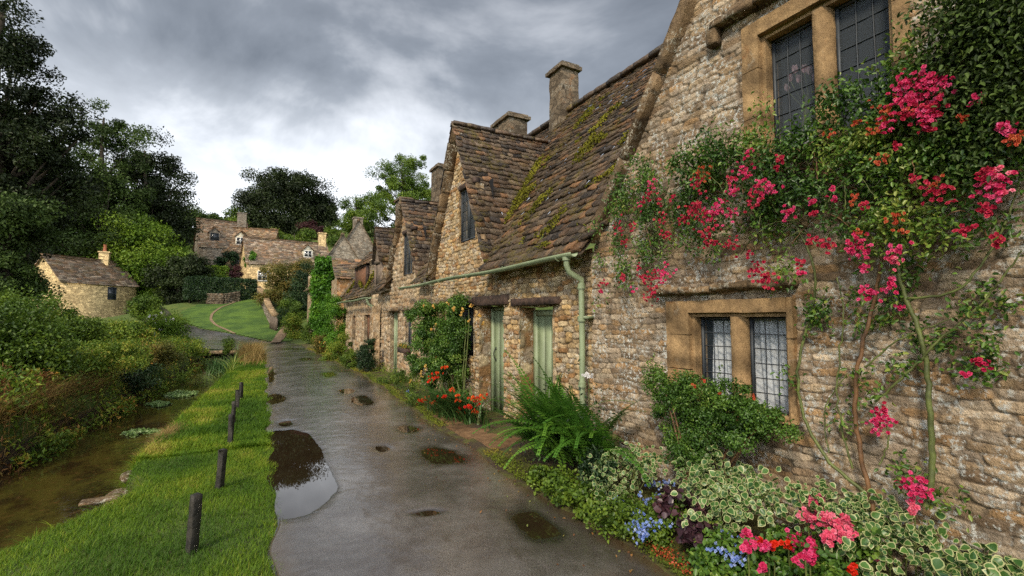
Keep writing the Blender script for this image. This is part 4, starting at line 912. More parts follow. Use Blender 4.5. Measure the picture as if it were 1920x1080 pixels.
p = at(540, 545, 64); house('cottage', 'long stone cottage on the rise with a white dormer and a white casement window', (p[0]-.2, p[1]+1.5, 4.6), math.radians(8), 9.3, 6, 3.2, 3.3, M['stone_cottage'],
    windows=[('f', -2.9, 1.2, 1.35, 1.2, 3, 'white_paint')], chims=[(4.2, .9, .7, 1.35, False)], dormers=[(2.1, 4.45, 1.15, .95, 'white_paint')], pal=FARPAL)
p = at(405, 500, 80); house('cottage', 'old stone cottage high on the left of the far group with one sagging dormer', (p[0]+.5, p[1]+2, 7.6), math.radians(10), 6.2, 6.4, 3.9, 4.2, M['stone_grey'],
    dormers=[(-1.2, 4.9, 1.3, 1.2, 'lead')], chims=[(2.5, 1.2, 1.1, 1.5, False)], pal=FARPAL*.9)
p = at(470, 500, 78); house('cottage', 'old stone cottage with a gabled dormer, joined right of the highest one', (p[0]+.3, p[1]+3, 7.2), math.radians(-14), 6.2, 6.6, 3.7, 3.9, M['stone_far'],
    dormers=[(-1.2, 4.9, 1.3, 1.2, 'white_paint')], windows=[('f', -1.2, 1.8, 1., 1.2, 2, 'beam')], pal=FARPAL*np.array([1.05,.97,.85]))
p = at(520, 470, 92); house('cottage', 'little gabled roof showing between the two far stone cottages', (p[0], p[1], 12.5), math.radians(60), 4, 3.6, 2.0, 1.8, M['stone_cottage'], chims=[(-1.5, .9, .9, .3, False)])
p = at(647, 490, 46); house('cottage', 'grey stone gable end facing down the lane beyond the ivy covered house', (p[0], p[1]+2.2, 2.5), math.radians(90-6), 4.5, 3.1, 4.3, 2.5, M['stone_grey'], chims=[], pal=FARPAL*.8)
p = at(672, 470, 52); house('cottage', 'taller grey gable with mossy coping, behind the grey stone gable end', (p[0]+.2, p[1]+2.2, 3.5), math.radians(90-6), 5, 3.6, 5.2, 3.2, M['stone_grey'], chims=[(-1.2, .9, .9, .35, False)], pal=FARPAL*.8)
# outbuilding with the orange wall and the ivy-clad end house
h5 = empty('outbuilding', (5.2, 27.5, .8), 'small stone lean-to with a slate roof and orange stained wall beside the ivy', 'outbuilding')
a, b = onY(632, 522, 27), onY(674, 522, 27); x0, x1 = a[0], b[0]+.8; ze = float(a[2])
wl = Wall(); wl.patch((0, 27, 0), (1,0,0), (0,0,1), (0,-1,0), (x0, x1), (0, ze+.2), .05, pal=np.array([(.45,.24,.10), (.36,.19,.08), (.5,.3,.14)]), seed=8, ln=.3, h=.12, mort=(.3,.18,.1))
wl.patch((x0, 27, 0), (0,1,0), (0,0,1), (-1,0,0), (0, 2), (0, ze), .08, pal=PAL_ROW, seed=9); wl.build(h5, M['stone_mid'])
mb = MB(); k = math.hypot(1, .9); tiled(mb, (0, 26.85, ze-.02), (1,0,0), (0, 1/k, .9/k), (0, -.9/k, 1/k), 1.75, lambda q: (x0-.12, x1+.1), ex=(.17,.15), wt_=(.22,.45), th=.045, pal=ROOFPAL*1.5, sag=.03); mb.build('roof', M['roof'], h5)
h6 = empty('cottage', (4.5, 33, .3), 'far end cottage of the row, its end wall clad in bright green ivy', 'cottage', 'cottages of the row')
wl = Wall(); xi = float(onY(626, 520, 30)[0])
wl.patch((0, 30, 0), (1,0,0), (0,0,1), (0,-1,0), (D, xi), (0, 5.0), .08, pal=PAL_ROW, seed=3); wl.patch((D, 30, 0), (0,1,0), (0,0,1), (-1,0,0), (0, 7), (-.2, 3.6), .06, pal=PAL_ROW*1.1, seed=4, ln=.3, h=.15)
wl.patch((0, 37, 0), (1,0,0), (0,0,1), (0,1,0), (D, xi), (0, 4.6), .1, pal=PAL_ROW, seed=3)
wl.patch((xi, 30, 0), (0,1,0), (0,0,1), (1,0,0), (0, 7), (0, 5.0), .1, pal=PAL_ROW, seed=3); wl.build(h6, M['stone_mid'])
mb = MB(); k = math.hypot(1, 1.1); tiled(mb, (3.3, 0, 3.45), (0,1,0), (1/k, 0, 1.1/k), (-1.1/k, 0, 1/k), (xi-3.3)*k, lambda q: (29.9, 37.1), ex=(.24,.2), wt_=(.25,.5), th=.04, pal=FARPAL*.8, sag=.03); mb.build('roof', M['roof'], h6)
downpipe(h6, 30.9, 3.35, .3, X=3.44, r=.06, Xg=3.3)
# dry stone walls on the green
def drywall(label, pts, ht, th, cap=True, mat='stone_grey', capm='coping'):
    o = empty('dry_stone_wall', (*pts[0][:2], float(gz(*pts[0][:2])[0])), label, 'wall'); mb = MB(); mc = MB()
    for (a, b) in zip(pts[:-1], pts[1:]):
        a, b = np.array(a[:2]), np.array(b[:2]); L = np.linalg.norm(b-a); d = (b-a)/L; n_ = np.array([-d[1], d[0]]); s = 0
        rows = int(ht/.16)
        for r in range(rows):
            s = -RNG.uniform(0, .2)
            while s < L:
                l_ = RNG.uniform(.2, .5); c0 = a+d*max(s, 0); c1 = a+d*min(s+l_-.01, L); z0 = float(gz(*c0)[0]); z1 = float(gz(*c1)[0])
                if s+l_ > .1: mb.rough((*(c0+n_*RNG.uniform(-.03, .03)), z0+.08+r*.16), (*(c1+n_*RNG.uniform(-.03, .03)), z1+.08+r*.16), th, .155, n=2, jit=.015, seed=s+r)
                s += l_
        s = 0
        while cap and s < L:
            l_ = RNG.uniform(.1, .2); c0 = a+d*s; c1 = a+d*min(s+l_-.01, L); mc.rough((*c0, float(gz(*c0)[0])+rows*.16+.12), (*c1, float(gz(*c1)[0])+rows*.16+.12), th+.05, .24, n=2, jit=.03, seed=s); s += l_
    mb.build('stones', M[mat], o)
    if cap: mc.build('cope_stones', M[capm], o)
drywall('rough retaining wall of brown stone under the clipped hedge', [onY(388,572,51.5), onY(420,570,50.8), onY(448,566,51.5)], 1.1, .4, False, 'chim')
drywall('low pale dry stone wall running down the right side of the lawn', [onY(484,552,53.5), onY(494,575,48), onY(503,590,43.5), onY(516,606,39.5)], .85, .4, True, 'stone_grey', 'stone_far')
# ================================================================ VEGETATION
LM = {}
LM['dark_tree'] = leafmat('leaf_dark_tree', [(0, (.009,.014,.005)), (.5, (.020,.032,.008)), (1, (.042,.062,.014))], .15, .5, .25)
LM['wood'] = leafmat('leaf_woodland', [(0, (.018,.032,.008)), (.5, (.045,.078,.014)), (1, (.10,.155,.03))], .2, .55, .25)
LM['bright'] = leafmat('leaf_lime', [(0, (.06,.12,.012)), (.5, (.12,.21,.016)), (1, (.24,.33,.03))], .3, .5, .3)
LM['mid'] = leafmat('leaf_mid', [(0, (.035,.07,.010)), (.5, (.095,.165,.018)), (1, (.22,.30,.03))], .3, .45)
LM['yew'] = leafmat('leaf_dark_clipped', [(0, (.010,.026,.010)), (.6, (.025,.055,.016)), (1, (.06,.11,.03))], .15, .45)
LM['ivy'] = leafmat('leaf_ivy', [(0, (.04,.12,.010)), (.5, (.09,.23,.018)), (1, (.20,.38,.03))], .3, .4)
LM['rose'] = leafmat('leaf_rose', [(0, (.028,.070,.011)), (.4, (.065,.145,.02)), (.8, (.15,.26,.034)), (1, (.30,.35,.07))], .3, .38, .45)
LM['olive'] = leafmat('leaf_olive', [(0, (.055,.07,.014)), (.5, (.14,.14,.025)), (1, (.32,.21,.05))], .3, .5)
LM['bracken'] = leafmat('leaf_bracken', [(0, (.07,.032,.012)), (.4, (.20,.085,.03)), (.75, (.32,.16,.05)), (1, (.16,.20,.04))], .25, .7)
LM['weed'] = leafmat('leaf_weed', [(0, (.045,.085,.012)), (.5, (.14,.23,.022)), (.8, (.29,.34,.035)), (1, (.48,.25,.05))], .3, .5)
LM['grass'] = leafmat('grass_blade', [(0, (.05,.12,.006)), (.5, (.13,.235,.010)), (.8, (.26,.33,.018)), (1, (.46,.37,.08))], .35, .55, .3)
LM['drygrass'] = leafmat('grass_dry', [(0, (.12,.10,.02)), (.5, (.30,.19,.06)), (1, (.46,.33,.12))], .35, .7)
LM['reed'] = leafmat('leaf_reed', [(0, (.08,.15,.02)), (.6, (.20,.30,.04)), (1, (.42,.44,.12))], .35, .4)
LM['fern'] = leafmat('leaf_fern', [(0, (.03,.09,.016)), (.5, (.10,.25,.03)), (1, (.24,.44,.05))], .35, .4, .4)
LM['blade'] = leafmat('leaf_strap', [(0, (.02,.055,.012)), (.6, (.06,.15,.03)), (1, (.15,.27,.08))], .25, .3, .5)
LM['var_in'] = leafmat('leaf_variegated_green', [(0, (.03,.09,.02)), (1, (.10,.21,.045))], .25, .35, .45)
LM['var_out'] = leafmat('leaf_variegated_cream', [(0, (.36,.42,.16)), (1, (.60,.58,.30))], .3, .4, .4)
LM['purple'] = leafmat('leaf_purple', [(0, (.018,.008,.012)), (.6, (.05,.022,.03)), (1, (.12,.05,.05))], .1, .35, .5)
LM['copper'] = leafmat('leaf_copper', [(0, (.03,.010,.012)), (1, (.10,.03,.03))], .2, .5)
def petal(name, stops, tr=.35): return leafmat(name, stops, tr, .5, .3)
LM['pink'] = petal('petal_rose_pink', [(0, (.50,.010,.07)), (.5, (.76,.045,.17)), (1, (.86,.16,.36))])
LM['red'] = petal('petal_rose_red', [(0, (.30,.008,.03)), (.5, (.56,.02,.07)), (.85, (.74,.07,.14)), (1, (.60,.14,.05))])
LM['coral'] = petal('petal_coral', [(0, (.42,.05,.02)), (.5, (.62,.10,.05)), (1, (.60,.20,.06))])
LM['candy'] = petal('petal_candy_pink', [(0, (.70,.05,.13)), (.5, (.86,.14,.24)), (1, (.92,.32,.42))])
LM['scarlet'] = petal('petal_scarlet', [(0, (.50,.012,.006)), (1, (.85,.04,.01))])
LM['flame'] = petal('petal_flame', [(0, (.45,.03,.008)), (.5, (.78,.08,.012)), (1, (.9,.2,.03))])
LM['blue'] = petal('petal_blue', [(0, (.12,.20,.55)), (.6, (.30,.42,.80)), (1, (.62,.68,.90))])
LM['yellow'] = petal('petal_apricot', [(0, (.62,.32,.06)), (1, (.85,.62,.18))])
LM['whitep'] = petal('petal_white', [(0, (.75,.74,.72)), (1, (.85,.82,.82))])
LM['tulip'] = petal('petal_tulip', [(0, (.62,.36,.42)), (1, (.78,.58,.62))])
LM['weedmat'] = leafmat('floating_weed', [(0, (.09,.16,.04)), (.7, (.20,.30,.09)), (1, (.34,.42,.18))], .1, .4)
# ---------------------------------------------------------------- trees on the stream side and on the hill
G_L = 'trees along the left of the stream'; G_H = 'trees on the hill behind the far cottages'
tree('tree', 'very dark tall tree filling the upper left, its leafy top against the cloud', 26, [(-60,110,100,150), (30,250,95,130), (75,330,80,95), (-40,330,130,160), (8,400,82,85), (-60,520,100,80), (15,60,45,80), (105,220,45,70), (60,130,30,50)], LM['dark_tree'], 62000, .15, -50, .9, r0=.45, cr=.62, nc=300, group=G_L, nl=40, asp=.5)
tree('tree', 'tall woodland tree with airy wispy top right of the darkest one', 64, [(170,300,60,90), (215,350,70,100), (140,400,70,90), (200,440,80,80), (185,235,28,40), (235,255,30,28), (265,262,26,18)], LM['wood'], 40000, .26, 180, 2.6, r0=.4, cr=1.1, nc=190, group=G_L, nl=36)
tree('tree', 'greyish green leafy tree low at the left edge above the undergrowth', 22, [(0,440,72,60), (30,415,62,45), (-5,545,62,55), (-40,520,75,90)], LM['wood'], 26000, .12, 20, .9, r0=.25, cr=.5, nc=110, group=G_L, nl=20)
tree('tree', 'dense blackish conical tree at the right end of the left wood', 70, [(270,300,45,50), (290,360,58,60), (300,400,52,50), (250,370,60,70), (272,440,60,50)], LM['dark_tree'], 36000, .30, 280, 3.4, r0=.45, cr=1.35, nc=150, group=G_L, nl=16)
tree('tree', 'lime green leafy tree behind the small cream cottage', 62, [(240,450,50,48), (285,480,55,50), (310,505,42,40), (215,500,45,50), (255,540,60,40), (300,550,45,35)], LM['bright'], 36000, .26, 255, 2.0, r0=.3, cr=1.15, nc=130, group=G_L, nl=18)
tree('tree', 'shadowy tree overhanging the dark turn of the lane left of the lawn', 58, [(345,540,38,30), (320,520,30,35), (355,505,30,25), (330,570,25,22)], LM['dark_tree'], 15000, .24, 330, 2.5, r0=.3, cr=.9, nc=60, group=G_L, nl=10)
tree('tree', 'rounded dark tree left of the high far cottage', 92, [(355,440,45,40), (330,470,35,50), (385,415,28,16), (362,400,26,14)], LM['wood'], 16000, .34, 350, 9, r0=.4, cr=1.3, nc=70, group=G_H, nl=8)
tree('tree', 'low green tree on the skyline just left of the far chimney', 100, [(400,418,32,15), (425,415,28,12), (452,410,22,20)], LM['mid'], 9000, .36, 405, 13, r0=.3, cr=1.1, nc=50, group=G_H, nl=6)
tree('tree', 'large black round crowned tree in the centre of the skyline', 100, [(505,360,42,42), (545,360,48,38), (590,380,40,42), (470,390,20,45), (520,410,55,35), (590,420,42,30), (610,400,22,35), (550,435,60,20)], LM['dark_tree'], 80000, .40, 545, 12, r0=.8, cr=1.9, nc=210, group=G_H, nl=10)
tree('tree', 'dark copper leaved shrub tree in front of the black round one', 90, [(585,430,20,14), (575,442,18,10), (600,445,18,12)], LM['copper'], 6000, .3, 585, 11, r0=.2, cr=.9, nc=30, group=G_H, nl=4)
tree('tree', 'open crowned green tree with sky showing through, right of the black one', 78, [(770,315,40,25), (735,340,42,30), (795,345,25,30), (760,370,55,30), (700,385,45,22), (720,410,60,20), (800,385,30,30)], LM['mid'], 40000, .28, 750, 9, r0=.4, cr=1.2, nc=130, group=G_H, nl=40)
tree('tree', 'paler thin tree between the black tree and the open crowned one', 84, [(660,395,25,22), (680,420,35,25), (645,425,18,20), (690,375,18,14)], LM['mid'], 12000, .26, 665, 10, r0=.3, cr=1.0, nc=70, group=G_H, nl=22)
tree('tree', 'green bush tree behind the long cottage with the white dormer', 82, [(520,440,20,14), (545,452,22,8), (570,445,22,10), (500,450,10,10), (625,450,14,22)], LM['mid'], 9000, .28, 545, 10, r0=.2, cr=.9, nc=50, group=G_H, nl=5)
# distant woodland closing the valley behind the trees
wb = [onY(px, py, Y) for px, py, Y in [(-80,440,75), (20,480,70), (100,450,80), (190,470,85), (-60,330,70), (40,380,85)]]
for k, (px, py, rx, ry, Y, gg, lab) in enumerate([(60,420,110,90,72,3,'deep woodland tree behind the very dark tall tree'), (150,480,60,60,74,3,'woodland tree in the gap left of the cream cottage chimney'), (190,400,50,70,76,3,'woodland tree behind the airy one'), (-30,300,90,120,60,3,'woodland tree at the far left edge behind the others')]):
    tree('tree', lab, Y, [(px, py, rx, ry)], LM['dark_tree'], 12000, .42, px, gg, r0=.4, cr=2.0, nc=60, group=G_L, nl=6)
# ---------------------------------------------------------------- shrubs, hedges
SH = {}
def shrub(name, label, Y, pb, mat, n, sz, cr=.3, nc=60, asp=.6, cat='shrub', group=None, stems=6, crown='leaves', g=None, hi=False, shell=.5):
    bl = [pxblob(*b[:4], Y+(b[4] if len(b) > 4 else 0)) for b in pb]; c = bl[0][0]; gz_ = float(gz(c[0], c[1])[0]) if g is None else g
    o = empty(name, (c[0], c[1], gz_), label, cat, group); P, N, R, C = clumps(bl, nc, n, cr, shell, .8)
    P[:, 2] = np.maximum(P[:, 2], gz_+.02)
    leaves(crown, P, sz, mat, o, N, asp, rnd=R, hi=hi); SH[label] = (o, P, N)
    mb = MB()
    for i in RNG.choice(len(C), min(stems, len(C)), replace=False):
        b = np.array([c[0]+RNG.normal(0, .06), c[1]+RNG.normal(0, .06), gz_-.05]); u = np.linspace(0, 1, 6)[:, None]
        mb.tube(b+(C[i]-b)*u+np.array([0, 0, .15])*np.sin(u*3.14)*np.linalg.norm(C[i]-b), (.03*(1-.8*u[:, 0])+.004)*max(.6, cr*1.6), 5, cap=False)
    mb.build('stems', M['bark'], o, True); return o
def slab_leaves(P0, U, Vv, Nn, n, lump, fr=.9):
    """points over a clipped surface patch with uneven lumps"""
    a = RNG.random(n); b = RNG.random(n); U, Vv, Nn = np.array(U), np.array(Vv), np.array(Nn, float)
    d = (fbm(a*np.linalg.norm(U)/.5, b*np.linalg.norm(Vv)/.5, 5)-.5)*lump
    return np.array(P0)+a[:, None]*U+b[:, None]*Vv+(d+RNG.normal(0, lump*.18, n))[:, None]*Nn, np.broadcast_to(Nn, (n, 3))
def hedge(label, a, b, wid, z0, z1, mat, n, sz):
    a, b = np.array([a[0], a[1], z0]), np.array([b[0], b[1], z0]); d = b-a; nrm = np.cross(d, [0, 0, 1.]); nrm /= np.linalg.norm(nrm)
    o = empty('hedge', tuple((a+b)/2), label, 'hedge'); Ps, Ns = [], []; h = np.array([0, 0, z1-z0])
    for (p, u, v, nn, f) in ((a+nrm*wid/2, d, h, nrm, .36), (a-nrm*wid/2, d, h, -nrm, .12), (a+h-nrm*wid/2, d, nrm*wid, (0, 0, 1.), .36), (a-nrm*wid/2, nrm*wid, h, -d/np.linalg.norm(d), .08), (b-nrm*wid/2, nrm*wid, h, d/np.linalg.norm(d), .08)):
        P, N = slab_leaves(p, u, v, nn, int(n*f), .28); Ps.append(P); Ns.append(N)
    P, N = np.concatenate(Ps), np.concatenate(Ns); m = (a+b)/2+h*.5; q = np.clip((P[:, 2]-z0)/(z1-z0)-.82, 0, 1)
    ax = d/np.linalg.norm(d); s = (P-m)@ax; off = (P-m)-s[:, None]*ax; P = m+ax*s[:, None]*(1-q[:, None]*.12)+off*(1-q[:, None]*.25)
    leaves('leaves', P, sz, mat, o, N, .6)
    mb = MB(); stonebox(mb, np.minimum(a, b)-np.array([0, 0, .2]), np.minimum(a, b)+np.array([.1, .1, .2])) if False else None
    for k in range(8):
        p = a+d*(k+.5)/8; mb.tube([p-[0, 0, .3], p+h*.5, p+h*.85], [.07, .05, .02], 5)
    mb.build('stems', M['bark'], o); return o
a, b = onY(345, 560, 51.5), onY(476, 556, 52.5); zt = float(onY(400, 521, 52)[2]); zb = float(onY(400, 556, 52)[2])
hedge('long clipped dark green hedge on top of the brown retaining wall', a+[0, .8, 0], b+[0, .8, 0], 2.4, zb-.3, zt, LM['yew'], 26000, .13)
a, b = onY(362, 520, 60), onY(428, 520, 60); hedge('yellow green clipped hedge above and behind the long dark one', a, b, 1.6, float(onY(390, 521, 60)[2])-.5, float(onY(390, 500, 60)[2]), LM['bright'], 9000, .16)
shrub('shrub', 'dark rounded bush left of the yellow green clipped hedge', 58, [(345,512,22,14), (365,500,14,10)], LM['yew'], 4000, .16, .5, 20)
shrub('shrub', 'dull purple grey bush right of the yellow green clipped hedge', 60, [(440,508,16,10), (428,516,12,8)], LM['copper'], 3000, .15, .4, 16)
shrub('ivy', 'dark creeper spilling down the roof between the two old far cottages', 73, [(440,478,16,8), (425,490,16,9), (412,502,12,9)], LM['yew'], 4500, .2, .5, 24, cat='creeper')
shrub('ivy', 'pale green creeper climbing the verge of the long far cottage', 62.5, [(472,478,5,14), (464,492,5,12)], LM['ivy'], 2200, .16, .3, 14, cat='creeper')
shrub('shrub', 'big brownish green shrub in front of the long far cottage', 46, [(530,540,32,25), (505,550,22,18), (552,525,28,30), (520,510,25,18), (560,500,20,14)], LM['olive'], 20000, .13, .6, 80)
shrub('shrub', 'dark green shrub between the brownish shrub and the end cottage', 43, [(565,540,22,32), (558,575,28,25), (575,510,10,18)], LM['yew'], 12000, .12, .5, 60)
shrub('shrub', 'bright green rounded shrub inside the low pale wall', 41, [(548,580,26,18), (560,595,18,14), (535,590,16,12)], LM['mid'], 9000, .10, .4, 40)
shrub('shrub', 'dark clipped shrub beside the wooden paling at the lawn corner', 39.5, [(526,594,12,14), (532,604,10,8)], LM['yew'], 4500, .08, .25, 24)
shrub('shrub', 'mid green bush at the edge of the lane below the far end cottage', 36, [(556,618,20,24), (548,600,14,14), (566,632,14,12)], LM['weed'], 9000, .09, .35, 40)
shrub('shrub', 'dark leafy shrub against the front of the far end cottage', 31, [(590,614,16,24), (584,634,14,14), (598,596,10,14)], LM['mid'], 8000, .08, .3, 36)
shrub('shrub', 'tall yellow green climber bulging from the shuttered cottage wall', 21.5, [(632,592,20,36), (622,570,16,22), (634,630,22,22), (612,600,12,26)], LM['ivy'], 14000, .055, .22, 60)
shrub('shrub', 'loose shrub dotted with pale yellow flowers beside the yellow green climber', 23, [(614,640,20,18), (606,655,16,12)], LM['olive'], 6000, .06, .2, 30)
shrub('shrub', 'mixed green shrub spreading onto the verge below the tall climber', 19.5, [(630,662,20,16), (645,650,14,20), (618,672,14,9)], LM['weed'], 7000, .05, .2, 34)
shrub('shrub', 'low grey green dome shaped bush at the wall foot', 16.0, [(656,674,17,15)], LM['mid'], 6000, .035, .12, 40, g=0)
shrub('shrub', 'dark upright clipped bush beside the far green downpipe', 14.4, [(690,652,15,19), (690,680,15,18), (688,668,16,20)], LM['yew'], 12000, .035, .12, 60, g=0)
# ivy-clad end wall: leaves over the face
o = empty('ivy', (4.6, 29.9, .3), 'bright green ivy covering the whole end wall of the far end cottage', 'ivy'); a = onY(590, 580, 29.8); b = onY(626, 580, 29.8); zt = float(onY(605, 487, 29.8)[2])
P, N = slab_leaves((a[0], 29.85, .4), (b[0]-a[0], 0, 0), (0, 0, zt-.4), (0, -1., 0), 11000, .5); P2, N2 = slab_leaves((a[0]-.05, 29.8, 1.0), (0, .8, 0), (0, 0, zt-1.6), (-1., 0, 0), 1800, .3)
P3 = P[P[:, 2] > zt-.5][:700].copy(); P3[:, 2] = zt+RNG.normal(.05, .08, len(P3)); P3[:, 1] += RNG.random(len(P3))*.5
leaves('leaves', np.concatenate([P, P2, P3]), .13, LM['ivy'], o, np.concatenate([N, N2, np.broadcast_to([0, 0, 1.], P3.shape)]), .75, rnd=np.clip(fbm(np.concatenate([P, P2, P3])[:, 0]*3, np.concatenate([P, P2, P3])[:, 2]*3, 4)*1.5-.3, 0, 1))
mb = MB(); 
for k in range(5): x = a[0]+(b[0]-a[0])*(k+.5)/5; mb.tube([(x, 29.92, .3), (x+.1, 29.9, 1.5), (x-.1, 29.92, 3.2)], [.04, .03, .01], 5)
mb.build('stems', M['bark'], o)
# left bank shrubs
G_B = 'bushes on the far bank of the stream'
for lab, Y, pb, mt, n, sz, cr in [
    ('dark blue green bush at the left edge under the trees', 12, [(10,620,70,45), (-40,650,60,60), (60,650,55,36)], 'mid', 15000, .07, .3),
    ('large mid green bush in front of the cream cottage gable', 18, [(100,612,60,30), (50,585,50,34), (150,628,45,24)], 'mid', 17000, .075, .35),
    ('feathery bright green bush below the cream cottage window', 22, [(200,628,35,24), (240,624,40,18), (175,645,40,18)], 'weed', 15000, .08, .35),
    ('neat dark bush at the right corner of the cream cottage', 44, [(272,573,24,18), (258,582,14,10)], 'mid', 7000, .12, .4),
    ('yellowish bush with white flowers at the bend of the stream', 26, [(300,610,40,24), (335,620,28,20), (270,628,32,18)], 'bright', 15000, .07, .3),
    ('drooping bush over the water in the middle of the far bank', 13.5, [(150,675,55,32), (215,670,45,28), (100,690,45,28)], 'weed', 20000, .045, .22),
    ('olive brown bush reaching down to the stream', 16.5, [(270,665,42,28), (235,690,35,22), (310,660,28,22)], 'olive', 13000, .05, .22),
    ('bushy clump at the water edge beside the floating weed', 15, [(262,705,36,22), (225,715,26,18)], 'yew', 9000, .05, .2),
    ('leafy bush with yellow tips nearest the stone bridge', 23, [(345,650,30,20), (372,668,22,16), (330,672,26,16)], 'weed', 10000, .055, .22)]:
    shrub('bush', lab, Y, pb, LM[mt], n, sz, cr, 70, cat='bush', group=G_B)
for (px, py, Y) in [(95,612,0)]: pass
# white specks of flowers on the yellowish bush belong to it
def dots(parent, pts, r, mat, name='flower', k=5):
    for p in pts:
        A = RNG.normal(0, 1, (k*2, 3)); V, Fc, q = leaf_arrays(np.repeat([p], k*2, 0), A, RNG.normal(0, 1, (k*2, 3)), np.full(k*2, r), .8, .2)
        mk(name, V, [Fc], mat, parent, {'rnd': np.repeat(RNG.random(k*2), q)})
# undergrowth on the far bank (uncountable)
def scatter(xf, yf, n, dens=None):
    x = RNG.uniform(*xf, n); y = RNG.uniform(*yf, n); return x, y
def cover(name, mat, n, x, y, h, sz, asp=.35, kind='stuff', droop=-.6, hfun=None, parent=None, hi=False, mask=None):
    z = gz(x, y); hh = RNG.random(len(x))**.7*h*(.45+1.1*fbm(x*1.3, y*1.3, 31))
    if hfun is not None: hh *= hfun(x, y)
    P = np.stack([x, y, z+hh], 1); o = leaves(name, P, sz, mat, parent, None, asp, droop, rnd=np.clip(fbm(x*2.2, y*2.2, 41)*1.3-.15+RNG.normal(0, .18, len(x)), 0, 1), hi=hi); return tag(o, kind=kind) if kind else o
y = 1.5+22*RNG.random(90000)**1.5*1.0+2; x = xl(y)+.38-np.abs(RNG.normal(0, 1, len(y)))*(.9+.12*y)
m = (RNG.random(len(x)) < 1); brown = fbm(x*.55+3, y*.45, 77)+np.clip((10-y)*.05, -.3, .25)-np.clip((xl(y)-x-.3)*.22, 0, .6)+.05
cover('dead_bracken', LM['bracken'], 0, x[brown > .42], y[brown > .42], .55, .09, .22, droop=.2)
cover('undergrowth', LM['weed'], 0, x[brown <= .42], y[brown <= .42], .6, .085, .4)
# stalks of dead bramble for the brown patch: long arching threads
def blades(name, x, y, z, L, w_, lean, mat, curl=.5, seg=3, parent=None, kind=None, rnd=None, az=None):
    n = len(x); a = RNG.uniform(0, 2*math.pi, n) if az is None else az; d = np.stack([np.cos(a), np.sin(a), 0*a], 1); s = np.stack([-np.sin(a), np.cos(a), 0*a], 1)
    V = []; 
    for k in range(seg+1):
        t_ = k/seg; r = (lean*t_+curl*t_*t_)*L; h = L*(t_-curl*.55*t_**2.2)
        c = np.stack([x, y, z], 1)+d*np.reshape(r, (-1, 1))+np.array([0, 0, 1])*np.reshape(h, (-1, 1)); ww = np.reshape(w_*(1-t_**1.5*.93)*.5, (-1, 1))
        V += [c-s*ww, c+s*ww]
    m = 2*(seg+1); V = np.stack(V, 1).reshape(-1, 3); i = np.arange(n)[:, None]*m
    Fq = np.concatenate([i+np.array([[2*k, 2*k+1, 2*k+3, 2*k+2]]) for k in range(seg)])
    o = mk(name, V, [Fq], mat, parent, {'rnd': np.repeat(RNG.random(n) if rnd is None else rnd, m)})
    if kind: o['kind'] = kind
    return o
yb2 = RNG.uniform(3.5, 13, 5200); xb2 = xl(yb2)+.05-np.abs(RNG.normal(0, .7, 5200)); mm = fbm(xb2*.8, yb2*.6, 78) > .34; xb2, yb2 = xb2[mm], yb2[mm]
blades('dead_stalks', xb2, yb2, gz(xb2, yb2), RNG.uniform(.3, .8, len(xb2)), .010, RNG.uniform(.1, .8, len(xb2)), LM['drygrass'], .7, 5, kind='stuff', rnd=RNG.random(len(xb2))*.6)
# verge grass: dense short blades
def grasspatch(n, yr, L, w_, name='grass'):
    y = yr[0]+(yr[1]-yr[0])*RNG.random(n)**1.6; a, b = xr(y)-.02, redge_l(y)+.02+.16*(fbm(y*3.5, y*0, 61)-.40); x = a+(b-a)*RNG.random(n); q = fbm(x*2.4, y*2.4, 51)
    z = gz(x, y); rn = np.clip(-.42+1.65*fbm(x*1.6, y*1.2, 52)+RNG.normal(0, .16, n), 0, .95); edge = np.exp(-(x-a)/.10)*(RNG.random(n) < .7); rn = np.clip(rn+edge*.35, 0, 1)
    LL = L*(.35+1.3*q)*RNG.uniform(.5, 1.5, n)*(1+.8*edge); blades(name, x, y, z, LL, w_, RNG.uniform(.1, .6, n), LM['grass'], .45, 2, kind='stuff', rnd=rn)
grasspatch(140000, (2.0, 8.5), .036, .004); grasspatch(60000, (7, 26), .06, .008)
def farblades(n, poly, L, w_, mat, name='grass'):
    poly = np.array(poly); lo, hi = poly.min(0), poly.max(0); x = RNG.uniform(lo[0], hi[0], n); y = RNG.uniform(lo[1], hi[1], n); r = np.zeros(n, bool); j = len(poly)-1
    for k in range(len(poly)):
        a, b = poly[k], poly[j]; m = ((a[1] > y) != (b[1] > y)) & (x < (b[0]-a[0])*(y-a[1])/(b[1]-a[1]+1e-12)+a[0]); r ^= m; j = k
    x, y = x[r], y[r]; blades(name, x, y, gz(x, y)+.03, L*RNG.uniform(.5, 1.3, len(x)), w_, RNG.uniform(.1, .6, len(x)), mat, .4, 1, kind='stuff')
